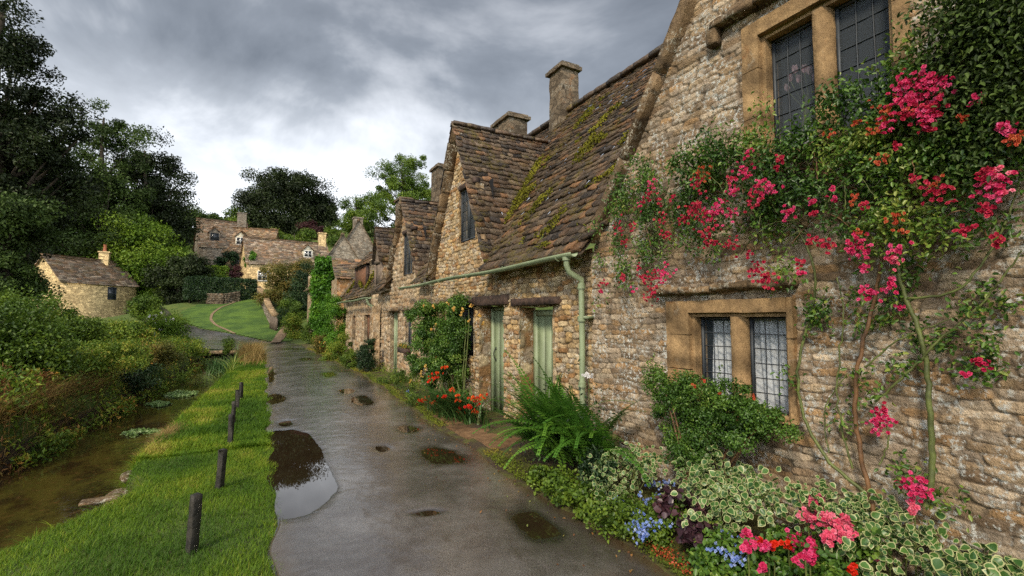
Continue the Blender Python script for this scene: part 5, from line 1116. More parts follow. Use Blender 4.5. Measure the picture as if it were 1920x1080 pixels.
# tawny tall grass and reeds at the bridge
n = 2400; y = np.clip(RNG.normal(22.3, 1.3, n), 18.5, 25.3); x = np.clip(RNG.normal(.06, .24, n), -.5, .52)
o = empty('tall_grass', (.1, 22, 0), 'tawny dead grass tussock standing at the kink of the lane', 'grass clump'); blades('blades', x, y, gz(x, y), RNG.uniform(.35, 1.0, len(x))*np.exp(-((x-.06)/.5)**2), .014, RNG.uniform(.02, .55, len(x)), LM['drygrass'], .45, 4, parent=o)
n = 420; y = RNG.normal(18.5, .8, n); x = RNG.normal(-.75, .16, n); o = empty('reed_clump', (-.75, 18.5, -.3), 'pale green reeds arching over the water edge', 'reeds'); blades('blades', x, y, gz(x, y), RNG.uniform(.5, 1.0, n), .02, RNG.uniform(.1, .5, n), LM['reed'], .8, 5, parent=o)
n = 500; y = RNG.normal(21.5, .5, n); x = RNG.normal(-.95, .2, n); o = empty('reed_clump', (-.95, 21.5, -.3), 'darker upright waterside reeds behind the pale ones', 'reeds'); blades('blades', x, y, gz(x, y)+.1, RNG.uniform(.5, 1.1, n), .02, RNG.uniform(.05, .3, n), LM['blade'], .4, 5, parent=o)
shrub('bush', 'small green bush beside the stone slab at the end of the stream', 25, [(428,646,9,11), (424,655,8,6)], LM['mid'], 3500, .05, .15, 24, cat='bush')
# fringe of longer grass at the bank edge
n = 9000; y = 2.5+20*RNG.random(n)**1.3; x = xr(y)+RNG.normal(0, .05, n); blades('bank_grass', x, y, gz(x, y), RNG.uniform(.05, .15, n), .007, RNG.uniform(.2, .8, n), LM['grass'], .9, 3, kind='stuff', rnd=RNG.uniform(.2, .85, n), az=RNG.normal(math.pi, .9, n))
n = 2200; y = RNG.normal(8.3, .35, n); x = xr(y)+.05+RNG.normal(0, .09, n); blades('bank_grass', x, y, gz(x, y), RNG.uniform(.05, .14, n), .006, RNG.uniform(.2, .8, n), LM['drygrass'], .9, 3, kind='stuff', rnd=RNG.uniform(.5, 1, n))
# bridge slab, edging stones, rocks
def rock(name, label, cat, c, r, seed, mat='coping', group=None):
    import bmesh
    bm = bmesh.new(); bmesh.ops.create_icosphere(bm, subdivisions=3, radius=1); V = np.array([v.co for v in bm.verts]); Fc = np.array([[v.index for v in f.verts] for f in bm.faces]); bm.free()
    V = V*(1+.5*(fbm(V[:, 0]*1.3+seed, V[:, 1]*1.3+V[:, 2]*1.7, seed)-.5)[:, None]); V = np.sign(V)*np.abs(V)**.75*np.array(r)+np.array(c)
    return tag(mk(name, V, [Fc], M[mat], smooth=True), label, cat, group)
rock('rock', 'flat brown stone at the notch in the grass bank', 'rock', (-1.08, 6.75, -.10), (.13,.10,.06), 1); rock('rock', 'darker stone half in the water below the flat brown one', 'rock', (-1.12, 6.5, -.28), (.16,.14,.12), 2)
mb = MB(); a, b = onZ(150, 944, -.03), onZ(228, 932, -.03); mb.rough(a, b, .12, .03, n=8, jit=.006); tag(mb.build('edging_stone', M['coping'], None, True), 'long thin stone set along the edge of the grass bank', 'stone')
mb = MB(); mb.rough((-3.3, 26.55, .02), (-.5, 26.3, .02), .5, .16, n=10, jit=.02); tag(mb.build('stone_slab', M['stone_far'], None, True), 'pale flat stone slab bridging the stream beside the lane', 'slab')
# floating weed
def weedmat(label, pts):
    P = np.array([onZ(x, y, WATER+.012)[:2] for x, y in pts]); c = P.mean(0); n = 2600; r = RNG.random(n)**.5; t_ = RNG.random(n)*len(P); i = t_.astype(int); f = (t_-i)[:, None]
    q = P[i]*(1-f)+P[(i+1) % len(P)]*f; X = c+(q-c)*r[:, None]+RNG.normal(0, .02, (n, 2)); keep = fbm(X[:, 0]*5, X[:, 1]*5, 3) > .36; X = X[keep]
    leaves('weed_mat', np.c_[X, np.full(len(X), WATER+.008)+RNG.random(len(X))*.008], .05, LM['weedmat'], None, np.broadcast_to([0, 0, 3.], (len(X), 3)), .9, 0, upb=6, fold=.03)
    tag(bpy.context.scene.objects[-1] if False else LASTO[0], label, 'water weed', 'floating weed on the stream')
LASTO = [None]; _mk = mk
def mk(*a, **k):
    LASTO[0] = _mk(*a, **k); return LASTO[0]
weedmat('largest pale mat of floating weed, farthest up the stream', [(303,742), (335,732), (370,735), (365,742), (330,746)])
weedmat('small round mat of floating weed next to the largest', [(274,759), (295,753), (318,757), (300,763)])
weedmat('long thin mat of floating weed touching the grass bank', [(232,813), (260,806), (305,808), (300,815), (255,818)])
# posts
import itertools
tops = [928, 843, 777, 753, 731, 717]; ptxt = ['nearest and biggest dark wooden post on the grass verge', 'second dark post from the camera, standing clear on the verge', 'third dark post from the camera, just in front of a shorter looking one', 'fourth dark post, half hidden behind the third', 'fifth dark post from the camera', 'smallest and farthest dark post, nearest the tawny grass']
for k, (x, y) in enumerate([(357,1037), (410,917), (431,835), (436,795), (444,767), (451,749)]):
    p = onZ(x, y); h = float(onY(x, tops[k], p[1])[2]); mb = MB(); lean = np.array([.02, -.01, 0])*(1 if k < 3 else .4)*RNG.uniform(.2, 1.4)
    mb.rough(p-np.array([0, 0, .15]), p+np.array([0, 0, h])+lean, .056, .056, up=(math.cos(.6+k*.3), math.sin(.6+k*.3), 0), n=12, jit=.006, seed=k*2, bev=.07)
    tag(mb.build('post', M['post']), ptxt[k], 'post', 'wooden posts along the verge')
# paling at the lawn corner
mb = MB(); a, b = onY(507, 606, 39.3), onY(519, 608, 38.2)
for k in range(9):
    p = a+(b-a)*k/8; z = float(gz(p[0], p[1])[0]); mb.box((p[0]-.06, p[1]-.02, z), (p[0]+.06, p[1]+.02, z+.95+RNG.uniform(-.05, .05)), .008)
tag(mb.build('wooden_fence', plain('grey_board_old', (.12,.09,.065), .8, .01, 20, .3)), 'short weathered wooden paling at the bottom corner of the lawn', 'fence')
# ================================================================ COTTAGE BORDER PLANTS
def onw(px, py, off=.06): return onX(px, py, D-off)
def blossoms(C, r, n, rad, mat, name, parent, pet=7, spread=(.45, 1, 1)):
    """a cluster: n crumpled rosettes of petals about C"""
    off = RNG.normal(0, .52, (n, 3))*rad*np.array(spread); c = np.array(C)+off
    fc = unit(np.array([-.8, -.35, .25])+RNG.normal(0, .45, (n, 3))); P, A, N, S = [], [], [], []
    for k in range(pet*2):
        ring = 0 if k < pet else 1; a = 2*math.pi*(k+ring*.5)/pet; b1 = unit(np.cross(fc, [0, 0, 1.])); b2 = np.cross(fc, b1); d = b1*math.cos(a)+b2*math.sin(a)
        P.append(c+fc*r*(.05+.35*ring)); A.append(d*(1-.35*ring)+fc*(.35+.6*ring)); N.append(fc); S.append(np.full(n, r*(1-.35*ring))*RNG.uniform(.85, 1.15, n))
    V, Fc, q = leaf_arrays(np.concatenate(P), np.concatenate(A), np.concatenate(N)+RNG.normal(0, .15, (n*pet*2, 3)), np.concatenate(S), 1.0, .16, True)
    hub = np.array(C)+np.array([.02, .01, -.02]); V2 = np.stack([np.broadcast_to(hub, c.shape), np.broadcast_to(hub+[0, .002, 0], c.shape), c+[0, .002, 0], c-fc*r*.1], 1).reshape(-1, 3)   # pedicels
    F2 = np.arange(n)[:, None]*4+np.array([[0, 1, 2, 3]])+len(V)
    rn = np.tile(np.clip(RNG.random(n)*.7+.15, 0, 1), pet*2)+RNG.normal(0, .12, n*pet*2)
    return mk(name, np.vstack([V, V2]), [Fc, F2], [mat, M['twig']], parent, {'rnd': np.r_[np.repeat(np.clip(rn, 0, 1), q), np.full(n*4, .2)]}, mi=np.r_[np.zeros(len(Fc)), np.ones(len(F2))])
def band(blobs, n, x_lo, x_hi, nc=0, cl=.10):
    """foliage points trained on the wall: blobs in picture pixels projected on the wall plane"""
    A = np.array([b[2]*b[3]*(b[4] if len(b) > 4 else 1) for b in blobs]); A = A/A.sum(); P = []
    for b, w in zip(blobs, A):
        c = onX(b[0], b[1], D); e = onX(b[0]+b[2], b[1], D); f = onX(b[0], b[1]+b[3], D); ry, rz = abs(e[1]-c[1]), abs(f[2]-c[2])
        k = int(n*w); q = max(3, k//55); cy = RNG.normal(0, .5, (q, 2)); i = RNG.integers(0, q, k)
        yz = cy[i]*np.array([ry, rz])+RNG.normal(0, 1, (k, 2))*cl*.75
        dep = (x_lo+(x_hi-x_lo)*RNG.random(q))[i]+RNG.normal(0, .025, k)
        P.append(np.stack([D-np.clip(dep, .01, 1), c[1]+yz[:, 0], c[2]+yz[:, 1]], 1))
    return np.concatenate(P)
rose = empty('climbing_rose', (D-.1, 1.9, .2), 'big climbing rose with pink and crimson clusters trained over the nearest cottage', 'rose')
RB = [(1215,345,55,45), (1180,420,35,55,.8), (1330,330,90,45,1.2), (1290,400,90,45), (1210,470,60,40,.7), (1400,290,70,35), (1440,370,80,45), (1520,280,90,40,1.2), (1560,360,80,40,.8), (1640,280,85,50,.9), (1720,330,95,50,.7),
      (1790,250,80,70,.6), (1880,300,70,80,.6), (1640,440,70,35,.5), (1740,430,80,45,.6), (1480,430,60,30,.35), (1380,440,60,30,.5), (1180,510,35,30,.5), (1620,190,70,35,.7), (1700,180,60,60,1), (1490,520,50,25,.3), (1860,430,70,30,.4), (1330,330,60,40,.3)]
P = band(RB, 19000, .04, .28, cl=.085); up_dark = np.clip((P[:, 2]-2.6)*.3, 0, .5)
LASTP = leaves('leaves', P, .034, LM['rose'], rose, np.broadcast_to([-1., -.3, .3], P.shape), .5, .3, hi=True, rnd=np.clip(fbm(P[:, 1]*4, P[:, 2]*4, 8)*1.4-.2+RNG.normal(0, .18, len(P)), 0, 1))
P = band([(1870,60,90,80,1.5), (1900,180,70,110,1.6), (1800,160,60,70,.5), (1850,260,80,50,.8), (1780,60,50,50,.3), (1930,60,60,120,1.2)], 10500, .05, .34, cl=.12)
leaves('shade_toned_leaves', P, .034, LM['wood'], rose, np.broadcast_to([-1., -.3, .3], P.shape), .45, .5, hi=True)  # darker leaf colour stands in for the shade of the top right corner
P = band([(1540,600,60,60), (1650,600,60,60), (1740,640,50,60), (1800,650,60,40,1.4), (1860,560,50,50), (1590,760,30,60,.6), (1640,720,30,60,.6), (1700,890,50,30), (1500,700,20,60,.5), (1770,930,50,20), (1140,560,20,30,.6), (1700,520,60,40)], 1500, .03, .12, cl=.06)
leaves('leaves', P, .036, LM['rose'], rose, np.broadcast_to([-1., -.3, .3], P.shape), .5, .3, hi=True)
def stem(pts, r0, r1, mat='twig', off=(.06, .10), parent=rose):
    P = np.array([onX(x, y, D-off[0]-(off[1]-off[0])*RNG.random()) for x, y in pts]); s = np.linspace(0, len(P)-1, len(P)*6); i = np.clip(s.astype(int), 0, len(P)-2); f = (s-i)[:, None]
    p0, p1, p2, p3 = P[np.maximum(i-1, 0)], P[i], P[i+1], P[np.minimum(i+2, len(P)-1)]
    Q = .5*((2*p1)+(-p0+p2)*f+(2*p0-5*p1+4*p2-p3)*f*f+(-p0+3*p1-3*p2+p3)*f**3)+RNG.normal(0, .0035, (len(s), 3))
    mb = MB(); mb.tube(Q, np.linspace(r0, r1, len(Q)), 7); mb.build('stem', M[mat], parent, True)
stem([(1738,950), (1748,860), (1742,760), (1738,690), (1722,620), (1700,560), (1680,490), (1665,400), (1690,330)], .017, .009)
stem([(1640,965), (1618,870), (1604,790), (1607,700), (1620,640), (1640,560), (1652,480), (1640,400), (1600,350)], .015, .008, 'twig_brown')
stem([(1625,925), (1560,870), (1515,800), (1496,720), (1505,640), (1528,560), (1520,480), (1480,400)], .012, .007)
stem([(1600,880), (1580,810), (1570,740), (1575,660), (1582,590), (1570,520)], .007, .004)
stem([(1640,755), (1700,700), (1760,640), (1840,570), (1880,520), (1915,470)], .008, .004)
stem([(1620,690), (1680,640), (1740,615), (1800,590)], .006, .003); stem([(1650,870), (1668,820), (1655,790), (1640,800)], .005, .003); stem([(1555,850), (1545,780), (1560,740), (1590,700)], .005, .003)
stem([(1700,560), (1800,540), (1880,430), (1915,330)], .008, .004); stem([(1560,320), (1500,290), (1440,330), (1400,300)], .009, .005, 'twig_brown'); stem([(1640,400), (1560,330), (1480,320), (1380,360), (1300,350)], .010, .005, 'twig_brown')
stem([(1690,330), (1760,260), (1850,150), (1900,60)], .009, .005); stem([(1800,430), (1830,300), (1900,200)], .006, .004); stem([(1480,800), (1540,760), (1600,640), (1640,560)], .005, .003) if False else None
stem([(1665,400), (1740,330), (1800,330), (1880,260)], .007, .004); stem([(1300,350), (1240,390), (1180,440), (1160,500)], .006, .003)
for _ in range(22):
    x, y = RNG.uniform(1180, 1880), RNG.uniform(330, 500); d = RNG.uniform(-1, 1); stem([(x, y), (x+d*30, y-35), (x+d*75, y-60), (x+d*130, y-50+RNG.uniform(-20, 60))], .004, .002, RNG.choice(['twig', 'twig_brown']), (.10, .30))
cl_ = [(1738,150,17,'pink'), (1700,160,16,'pink'), (1755,165,16,'pink'), (1718,185,13,'pink'), (1690,185,14,'pink'), (1745,200,14,'red'), (1700,215,14,'red'), (1740,225,14,'pink'), (1660,215,12,'coral'), (1665,235,10,'pink'), (1645,240,12,'coral'), (1735,235,10,'red'), (1605,232,8,'coral'), (1552,250,7,'coral'),
    (1828,188,8,'pink'), (1805,220,8,'coral'), (1890,242,11,'pink'), (1905,262,12,'coral'), (1680,272,6,'red'), (1650,295,10,'coral'), (1402,292,8,'pink'), (1463,298,8,'red'), (1460,315,6,'red'),
    (1393,325,14,'pink'), (1372,355,11,'pink'), (1370,338,8,'red'), (1430,355,16,'pink'), (1445,358,9,'pink'), (1415,372,14,'red'), (1320,325,14,'coral'), (1310,345,12,'red'), (1225,345,9,'pink'), (1212,368,11,'red'), (1235,375,8,'red'), (1262,372,6,'red'), (1305,390,16,'red'), (1320,405,14,'red'), (1345,398,18,'pink'), (1375,402,9,'pink'), (1330,430,12,'red'), (1285,410,12,'red'),
    (1250,440,10,'red'), (1200,385,8,'pink'), (1160,425,11,'red'), (1185,425,9,'red'), (1240,410,10,'red'), (1170,455,8,'red'), (1375,458,11,'red'), (1330,452,12,'red'), (1480,400,11,'pink'), (1522,380,7,'pink'), (1525,398,7,'red'), (1560,355,6,'pink'), (1562,375,6,'pink'), (1605,378,8,'coral'), (1620,382,6,'red'), (1712,335,7,'red'),
    (1760,362,15,'red'), (1755,345,9,'coral'), (1858,345,20,'pink'), (1840,325,10,'red'), (1872,330,10,'candy'), (1880,362,9,'candy'), (1850,395,11,'red'), (1810,432,10,'red'), (1870,450,9,'red'), (1550,460,12,'red'), (1520,455,8,'red'), (1610,465,18,'pink'), (1612,435,7,'coral'), (1678,470,12,'pink'), (1680,490,9,'candy'), (1675,410,10,'coral'), (1690,435,7,'coral'),
    (1415,505,12,'red'), (1440,528,14,'red'), (1405,480,6,'red'), (1502,490,8,'red'), (1500,515,7,'pink'), (1620,505,8,'pink'), (1632,550,13,'pink'), (1668,535,12,'pink'), (1685,575,6,'pink'), (1195,498,7,'red'), (1245,515,14,'pink'), (1225,530,14,'red'), (1222,555,12,'red'), (1205,520,10,'red'), (1165,520,9,'red'), (1130,535,9,'red'), (1128,545,6,'pink'), (1190,545,6,'pink'),
    (1845,688,7,'pink'), (1830,680,6,'red'), (1812,700,4,'pink'), (1645,785,15,'pink'), (1640,800,8,'pink'), (1655,770,8,'red'), (1718,915,18,'pink'), (1700,905,9,'pink'), (1735,928,8,'pink')]
for k, (x, y, r, c) in enumerate(cl_):
    p = onX(x, y, D-.33 if y < 560 else D-.14); q = (p-CAMP).dot(FW)/F
    blossoms(p, .0145 if c != 'coral' else .012, max(6, int((r/5.0)**2*3.6)), r*q*1.35*(.85 if r > 16 else 1), LM[c], 'flower_cluster', rose, 5)
# dense growth at the top right, shade put into its leaf colour, belongs to the same plant; second rose on house 2
ap = empty('climbing_rose', (3.3, 8.6, .05), 'bushy climbing rose with small apricot flowers between the narrow window and the first green door', 'rose')
bl = [pxblob(x, y, rx, ry, Y, .30) for x, y, rx, ry, Y in [(806,604,40,36,9.4), (800,575,20,14,9.6), (868,592,30,34,8.3), (866,640,26,50,8.1), (818,668,48,52,8.9), (850,705,42,46,8.3), (805,640,24,22,9.4), (845,660,36,30,8.4), (880,575,14,16,8.1)]]
for i, b in enumerate(bl): c = b[0]; c[0] = min(c[0], 3.25)
P, N, R, C = clumps(bl, 150, 40000, .13, .5, .85); P[:, 0] = np.minimum(P[:, 0], D-.03); P[:, 2] = np.maximum(P[:, 2], .15); leaves('leaves', P, .040, LM['rose'], ap, N, .55, .2, rnd=R, hi=True)
mb = MB()
for x, y0, x1, y1 in [(868,770,872,600), (866,768,850,640), (864,770,815,620), (868,770,880,580)]:
    a, b = onX(x, y0, 3.3), onX(x1, y1, 3.3); a[2] = 0; u = np.linspace(0, 1, 8)[:, None]; mb.tube(a+(b-a)*u+RNG.normal(0, .01, (8, 3)), .014*(1-.5*u[:, 0]), 6)
mb.build('stems', M['twig'], ap, True)
for x, y in [(810,616), (818,610), (868,583), (880,600), (795,572), (842,570), (905,605), (815,665), (818,672), (850,578), (866,590), (885,575), (900,590), (812,575)]: blossoms(onX(x, y, 3.02), .022, 4, .035, LM['yellow'], 'flower_cluster', ap, 5)
# bush under the lower window
bush = empty('window_bush', (3.15, 2.9, .3), 'dense small leaved bush growing under the lower mullioned window', 'bush')
bl = [pxblob(x, y, rx, ry, Y, .20) for x, y, rx, ry, Y in [(1262,715,40,28,3.15), (1262,755,34,30,3.1), (1310,735,42,28,2.9), (1370,745,50,32,2.6), (1420,760,48,34,2.35), (1400,805,60,32,2.4), (1340,800,48,34,2.7), (1290,800,34,34,2.95), (1300,850,40,30,2.8), (1455,790,24,26,2.2), (1280,840,24,28,2.9)]]
for b in bl: b[0][0] = min(b[0][0], 3.28)
P, N, R, C = clumps(bl, 150, 30000, .085, .5, .85); P[:, 0] = np.minimum(P[:, 0], D-.04)
n = 40; sp = C[RNG.choice(len(C), n)]; PP = []
for c in sp:
    d = unit(np.array([-.5, -.1, 1.0])+RNG.normal(0, .55, 3)); L = RNG.uniform(.06, .17); PP += [c+d*L*t_+RNG.normal(0, .006, 3)+np.array([-.05, 0, .03]) for t_ in np.linspace(.2, 1, 14)]
PP = np.array(PP); leaves('leaves', np.vstack([P, PP]), .021, LM['rose'], bush, np.vstack([N, np.zeros_like(PP)]), .6, .1, rnd=np.concatenate([R*.8, RNG.uniform(.5, .95, len(PP))]), hi=True)
mb = MB(); 
for c in C[::12]:
    a = np.array([3.2+RNG.normal(0, .03), 2.75+RNG.normal(0, .08), .05]); u = np.linspace(0, 1, 7)[:, None]; mb.tube(a+(c-a)*u+np.array([0, 0, .06])*np.sin(u*3), .012*(1-.7*u[:, 0])+.002, 5, cap=False)
mb.build('stems', M['twig_brown'], bush, True)
for x, y in [(1303,722), (1352,738), (1320,712), (1415,745)]: blossoms(onX(x, y, 3.0), .012, 3, .02, LM['coral'], 'flower', bush, 5)
# fern
def frond(base, az, L, arch, wmax, parent, n=26, mat='fern'):
    d = np.array([math.cos(az), math.sin(az), 0]); t_ = np.linspace(0, 1, n); th = arch[0]+(arch[1]-arch[0])*t_; ds = L/n; x = np.cumsum(np.cos(th))*ds; z = np.cumsum(np.sin(th))*ds
    C = np.array(base)+d*x[:, None]+np.array([0, 0, 1.])*z[:, None]; T = unit(np.gradient(C, axis=0)); S = unit(np.cross(T, [0, 0, 1.])+1e-6); Nn = np.cross(S, T)
    P, A, N, SZ = [], [], [], []
    for i in range(2, n):
        q = t_[i]; w_ = wmax*math.sin(min(1, (q-.05)*1.25)**.8*math.pi*.93+.1)*(1.05-q*.35)
        for sg in (-1, 1):
            a = unit(S[i]*sg+T[i]*.38-Nn[i]*.12); 
            for j in np.linspace(.16, .96, 9): # pinnules along each pinna
                for s2 in (-1, 1): P.append(C[i]+a*w_*j); A.append(T[i]*s2+a*.6); N.append(Nn[i]); SZ.append(max(.006, L/n*.62*(1-j*.6)))
            P.append(C[i]); A.append(a); N.append(Nn[i]); SZ.append(w_)
    V, Fc, q = leaf_arrays(P, A, N, SZ, .62, .05); SZ = np.array(SZ); k = np.arange(len(P)) % 19 == 18
    r = np.clip(RNG.normal(.5, .12)+.25*np.array(P)[:, 2]*0+RNG.normal(0, .10, len(P)), 0, 1)
    V = V.reshape(-1, 4, 3); m = k; mid = (V[m, 1]+V[m, 3])/2; V[m, 1] = mid+(V[m, 1]-mid)*.25; V[m, 3] = mid+(V[m, 3]-mid)*.25; V = V.reshape(-1, 3)
    o = mk('frond', V, [Fc], LM[mat], parent, {'rnd': np.repeat(r, q)}); return o
fern = empty('fern', (2.95, 4.35, .05), 'big green fern with arching fronds beside the second green door', 'fern')
fc = np.array([3.0, 4.35, .08]); 
for k in range(88):
    az = RNG.uniform(0, 2*math.pi); az = az if math.cos(az) < .55 else math.pi-az
    out = RNG.random(); L = RNG.uniform(1.0, 1.42)*(1.0-.2*out)
    b = fc+np.array([RNG.normal(0, .12), RNG.choice([-.42, .0, .12])+RNG.normal(0, .12), 0]); b[0] = min(b[0], 3.3)
    frond(b, az, L, (1.54-.28*out, RNG.uniform(-.3, .95)-.8*out), RNG.uniform(.14, .20), fern, 30)
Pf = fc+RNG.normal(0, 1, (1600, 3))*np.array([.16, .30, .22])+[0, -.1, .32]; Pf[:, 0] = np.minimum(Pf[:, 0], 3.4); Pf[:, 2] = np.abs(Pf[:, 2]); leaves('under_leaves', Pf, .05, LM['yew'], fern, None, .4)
# white phlox-like head beside the downpipe
wf = empty('white_flower', (3.2, 4.35, .1), 'single white flower head by the foot of the near downpipe', 'flower'); p = onX(1104, 705, 3.15)
mb = MB(); mb.tube([(3.2, 4.3, .1), p-[0, 0, .3], p-[0, 0, .02]], .005, 5); mb.build('stem', M['twig'], wf); blossoms(p, .02, 14, .05, LM['whitep'], 'petals', wf, 5, (1, 1, .4))
# crocosmia
cr = empty('crocosmia', (2.95, 7.2, .05), 'clump of long strap leaves with orange red flower sprays beside the first green door', 'plant')
n = 620; cy = RNG.normal(7.35, .36, n); cx_ = np.clip(RNG.normal(2.98, .13, n), 2.6, 3.35); az = np.where(RNG.random(n) < .8, RNG.normal(math.pi*1.12, .9, n), RNG.uniform(0, 6.28, n))
blades('leaves', cx_, cy, 0*cx_+.04, RNG.uniform(.42, .80, n), .022, RNG.uniform(.08, .35, n), LM['blade'], .75, 8, parent=cr, az=az)
for x, y, r, c in [(820,705,13,'scarlet'), (808,715,9,'scarlet'), (835,690,7,'flame'), (815,755,12,'flame'), (800,748,10,'flame'), (835,742,10,'scarlet'), (860,748,12,'flame'), (880,765,11,'scarlet'), (865,775,9,'flame'), (898,752,12,'scarlet'), (905,745,8,'flame'), (850,730,9,'flame'), (790,752,8,'scarlet'), (865,765,8,'scarlet'), (892,772,7,'flame'), (825,700,9,'flame'), (838,768,6,'scarlet'), (885,745,7,'flame'), (785,758,9,'flame'), (778,768,7,'scarlet')]:
    p = onX(x, y, RNG.uniform(2.62, 2.95)); q = (p-CAMP).dot(FW)/F; blossoms(p, .026, max(4, int(r*.75)), r*q*.9, LM[c], 'flower_spray', cr, 4, (1, 1, .5))
    mb = MB(); mb.tube([(2.95, p[1]+.05, .1), ((2.95+p[0])/2, p[1], p[2]*.75+.05), p], .004, 5, cap=False); mb.build('stem', M['twig'], cr)
sm = empty('cottage_border_plants', (3.0, 9.2, .03), 'loose low green plants with tiny yellow and blue flowers left of the crocosmia', 'plant'); sm.name = 'border_plant'
bl = [pxblob(x, y, rx, ry, Y, .3) for x, y, rx, ry, Y in [(760,720,22,18,9.6), (745,705,18,12,10.6), (785,700,16,26,8.9), (770,745,18,12,8.6), (725,712,14,8,11.6)]]
P, N, R, C = clumps(bl, 50, 7000, .10, .4, .8); P[:, 0] = np.clip(P[:, 0], 2.5, D-.03); P[:, 2] = np.maximum(P[:, 2], .05); leaves('leaves', P, .035, LM['mid'], sm, N, .35, -.5, rnd=R)
for x, y, c in [(770,742,'blue'), (766,735,'blue'), (776,748,'blue'), (790,700,'yellow'), (797,688,'yellow'), (770,715,'yellow'), (785,690,'yellow'), (750,712,'yellow')]: blossoms(onX(x, y, 2.8), .018, 8, .05, LM[c], 'flower_cluster', sm, 5)
# low weeds beside the lane all along the wall foot
y = RNG.uniform(8, 30, 9000); x = np.clip(D-np.abs(RNG.normal(0, .22, 9000)), redge_r(y)+.05, D-.02); P = np.stack([x, y, .06+RNG.random(9000)**2*.22*fbm(y*1.2, x*2, 6)*2], 1); tag(leaves('wall_foot_weeds', P, .035, LM['weed'], None, None, .5, -.3, rnd=np.clip(fbm(x*3, y*2, 5)*1.2, 0, 1)), kind='stuff')
y = 1.2+26*RNG.random(26000)**1.4; x = redge_r(y)+.02+np.abs(RNG.normal(0, .16, len(y))); gap = (y > 5.3) & (y < 6.75); x, y = x[~gap], y[~gap]
P = np.stack([x, y, .045+RNG.random(len(x))*.035], 1); tag(leaves('moss_fringe', P, .02, leafmat('moss_green', [(0, (.06,.09,.01)), (.6, (.16,.20,.015)), (1, (.34,.24,.04))], .2, .8), None, None, .7, -.2, rnd=np.clip(fbm(x*3, y*1.7, 15)*1.5-.2, 0, 1)), kind='stuff')
for lab, m_, k_, r_ in (('yellowish bush with white flowers at the bend of the stream', 'whitep', 16, .05), ('loose shrub dotted with pale yellow flowers beside the yellow green climber', 'yellow', 14, .04)):
    o_, P_, N_ = SH[lab]; idx = [i for i in RNG.permutation(len(P_)) if N_[i][1] < -.3 and N_[i][2] > 0][:k_]
    for i in idx: blossoms(P_[i]+N_[i]*.08, r_, 4, .08, LM[m_], 'flower', o_, 4)
# flagstone step in front of the doors
mb = MB(); 
for a in [((2.62, 6.72, .0), (3.6, 7.5, .075)), ((2.55, 5.9, .0), (3.6, 6.70, .07)), ((2.62, 5.28, .0), (3.75, 5.88, .08))]: stonebox(mb, a[0], a[1], .06, .010, int(a[0][1]*9))
tag(mb.build('pavement', stonemat('worn_step', .1, (.4,.36,.28), .6, .01, base=(.26,.16,.085), attr=False, cell=.8), None, True), kind='structure')
# variegated shrubs: leaves with a cream rim round a green centre
def variegated(label, pts, n, sz, name='variegated_shrub', group='cream edged leafy plants below the wall'):
    C = np.array([b[0] for b in pts]); o = empty(name, (C[:, 0].mean(), C[:, 1].mean(), .05), label, 'shrub', group)
    P, N, R, Cc = clumps(pts, max(8, n//9), n, .11, .55, .8); P[:, 0] = np.minimum(P[:, 0], D-.05); P[:, 2] = np.maximum(P[:, 2], .06)
    A = unit(RNG.normal(0, 1, (n_ := len(P), 3))*np.array([.6, 1, .6])+np.array([-.35, 0, -.25])); Nn = unit(np.array([-.55, -.5, .65])+RNG.normal(0, .38, (n_, 3)))
    S = sz*RNG.uniform(.42, 1.38, n_); B = unit(np.cross(A, Nn)); Cn = np.cross(B, A); A = np.cross(Cn, B)*-1; A = -A if False else unit(np.cross(Cn, B))
    ol = [(0, 0), (.16, .34), (.42, .50), (.72, .38), (1, 0), (.72, -.38), (.42, -.50), (.16, -.34)]; il = [(.07, 0), (.20, .25), (.42, .39), (.68, .27), (.90, 0), (.68, -.27), (.42, -.39), (.20, -.25)]
    V = np.stack([P+A*(S*a)[:, None]+B*(S*b*.85)[:, None]+Cn*(S*(abs(b)*.35-.25*a*a))[:, None] for a, b in ol+il], 1).reshape(-1, 3); i = np.arange(n_)[:, None]*16
    rim = np.concatenate([i+np.array([[k, (k+1) % 8, 8+(k+1) % 8, 8+k]]) for k in range(8)]); inn = np.concatenate([i+np.array([q]) for q in ([8, 9, 10, 11], [8, 11, 12, 13], [8, 13, 14, 15])])
    mk('leaves', V, [rim, inn], [LM['var_out'], LM['var_in']], o, {'rnd': np.repeat(RNG.random(n_), 16)}, mi=np.r_[np.zeros(len(rim)), np.ones(len(inn))])
    mb = MB()
    for c in Cc[::5]: a = np.array([C[:, 0].mean()+.1, C[:, 1].mean()+RNG.normal(0, .1), .02]); u = np.linspace(0, 1, 6)[:, None]; mb.tube(a+(c-a)*u+np.array([0, 0, .05])*np.sin(u*3), .006*(1-.5*u[:, 0]), 5, cap=False)
    mb.build('stems', M['twig'], o, True); return o
B3 = lambda x, y, rx, ry, Y, rd=.18: pxblob(x, y, rx, ry, Y, rd)
variegated('cream edged shrub next to the fern, with the smallest leaves', [B3(1165,880,50,34,3.35), (B3(1130,920,36,26,3.2)), B3(1210,870,30,28,3.2)], 820, .038)
variegated('cream edged shrub in the middle, right below the window bush', [B3(1310,900,50,36,2.6), B3(1370,900,50,36,2.4), B3(1420,930,50,36,2.15), B3(1340,960,55,34,2.25), B3(1290,940,40,26,2.6)], 960, .044)
variegated('cream edged shrub in front of the rose stems, above the pink flowers', [B3(1480,930,40,26,1.98), B3(1590,940,45,30,1.75), B3(1640,965,50,32,1.62), B3(1700,970,40,30,1.5), B3(1560,975,40,26,1.75)], 480, .044)
variegated('cream edged shrub trailing at the lower right, by the rightmost rose stem', [B3(1700,1010,60,26,1.42), B3(1640,1040,60,30,1.45), B3(1750,1040,40,26,1.32)], 300, .043)
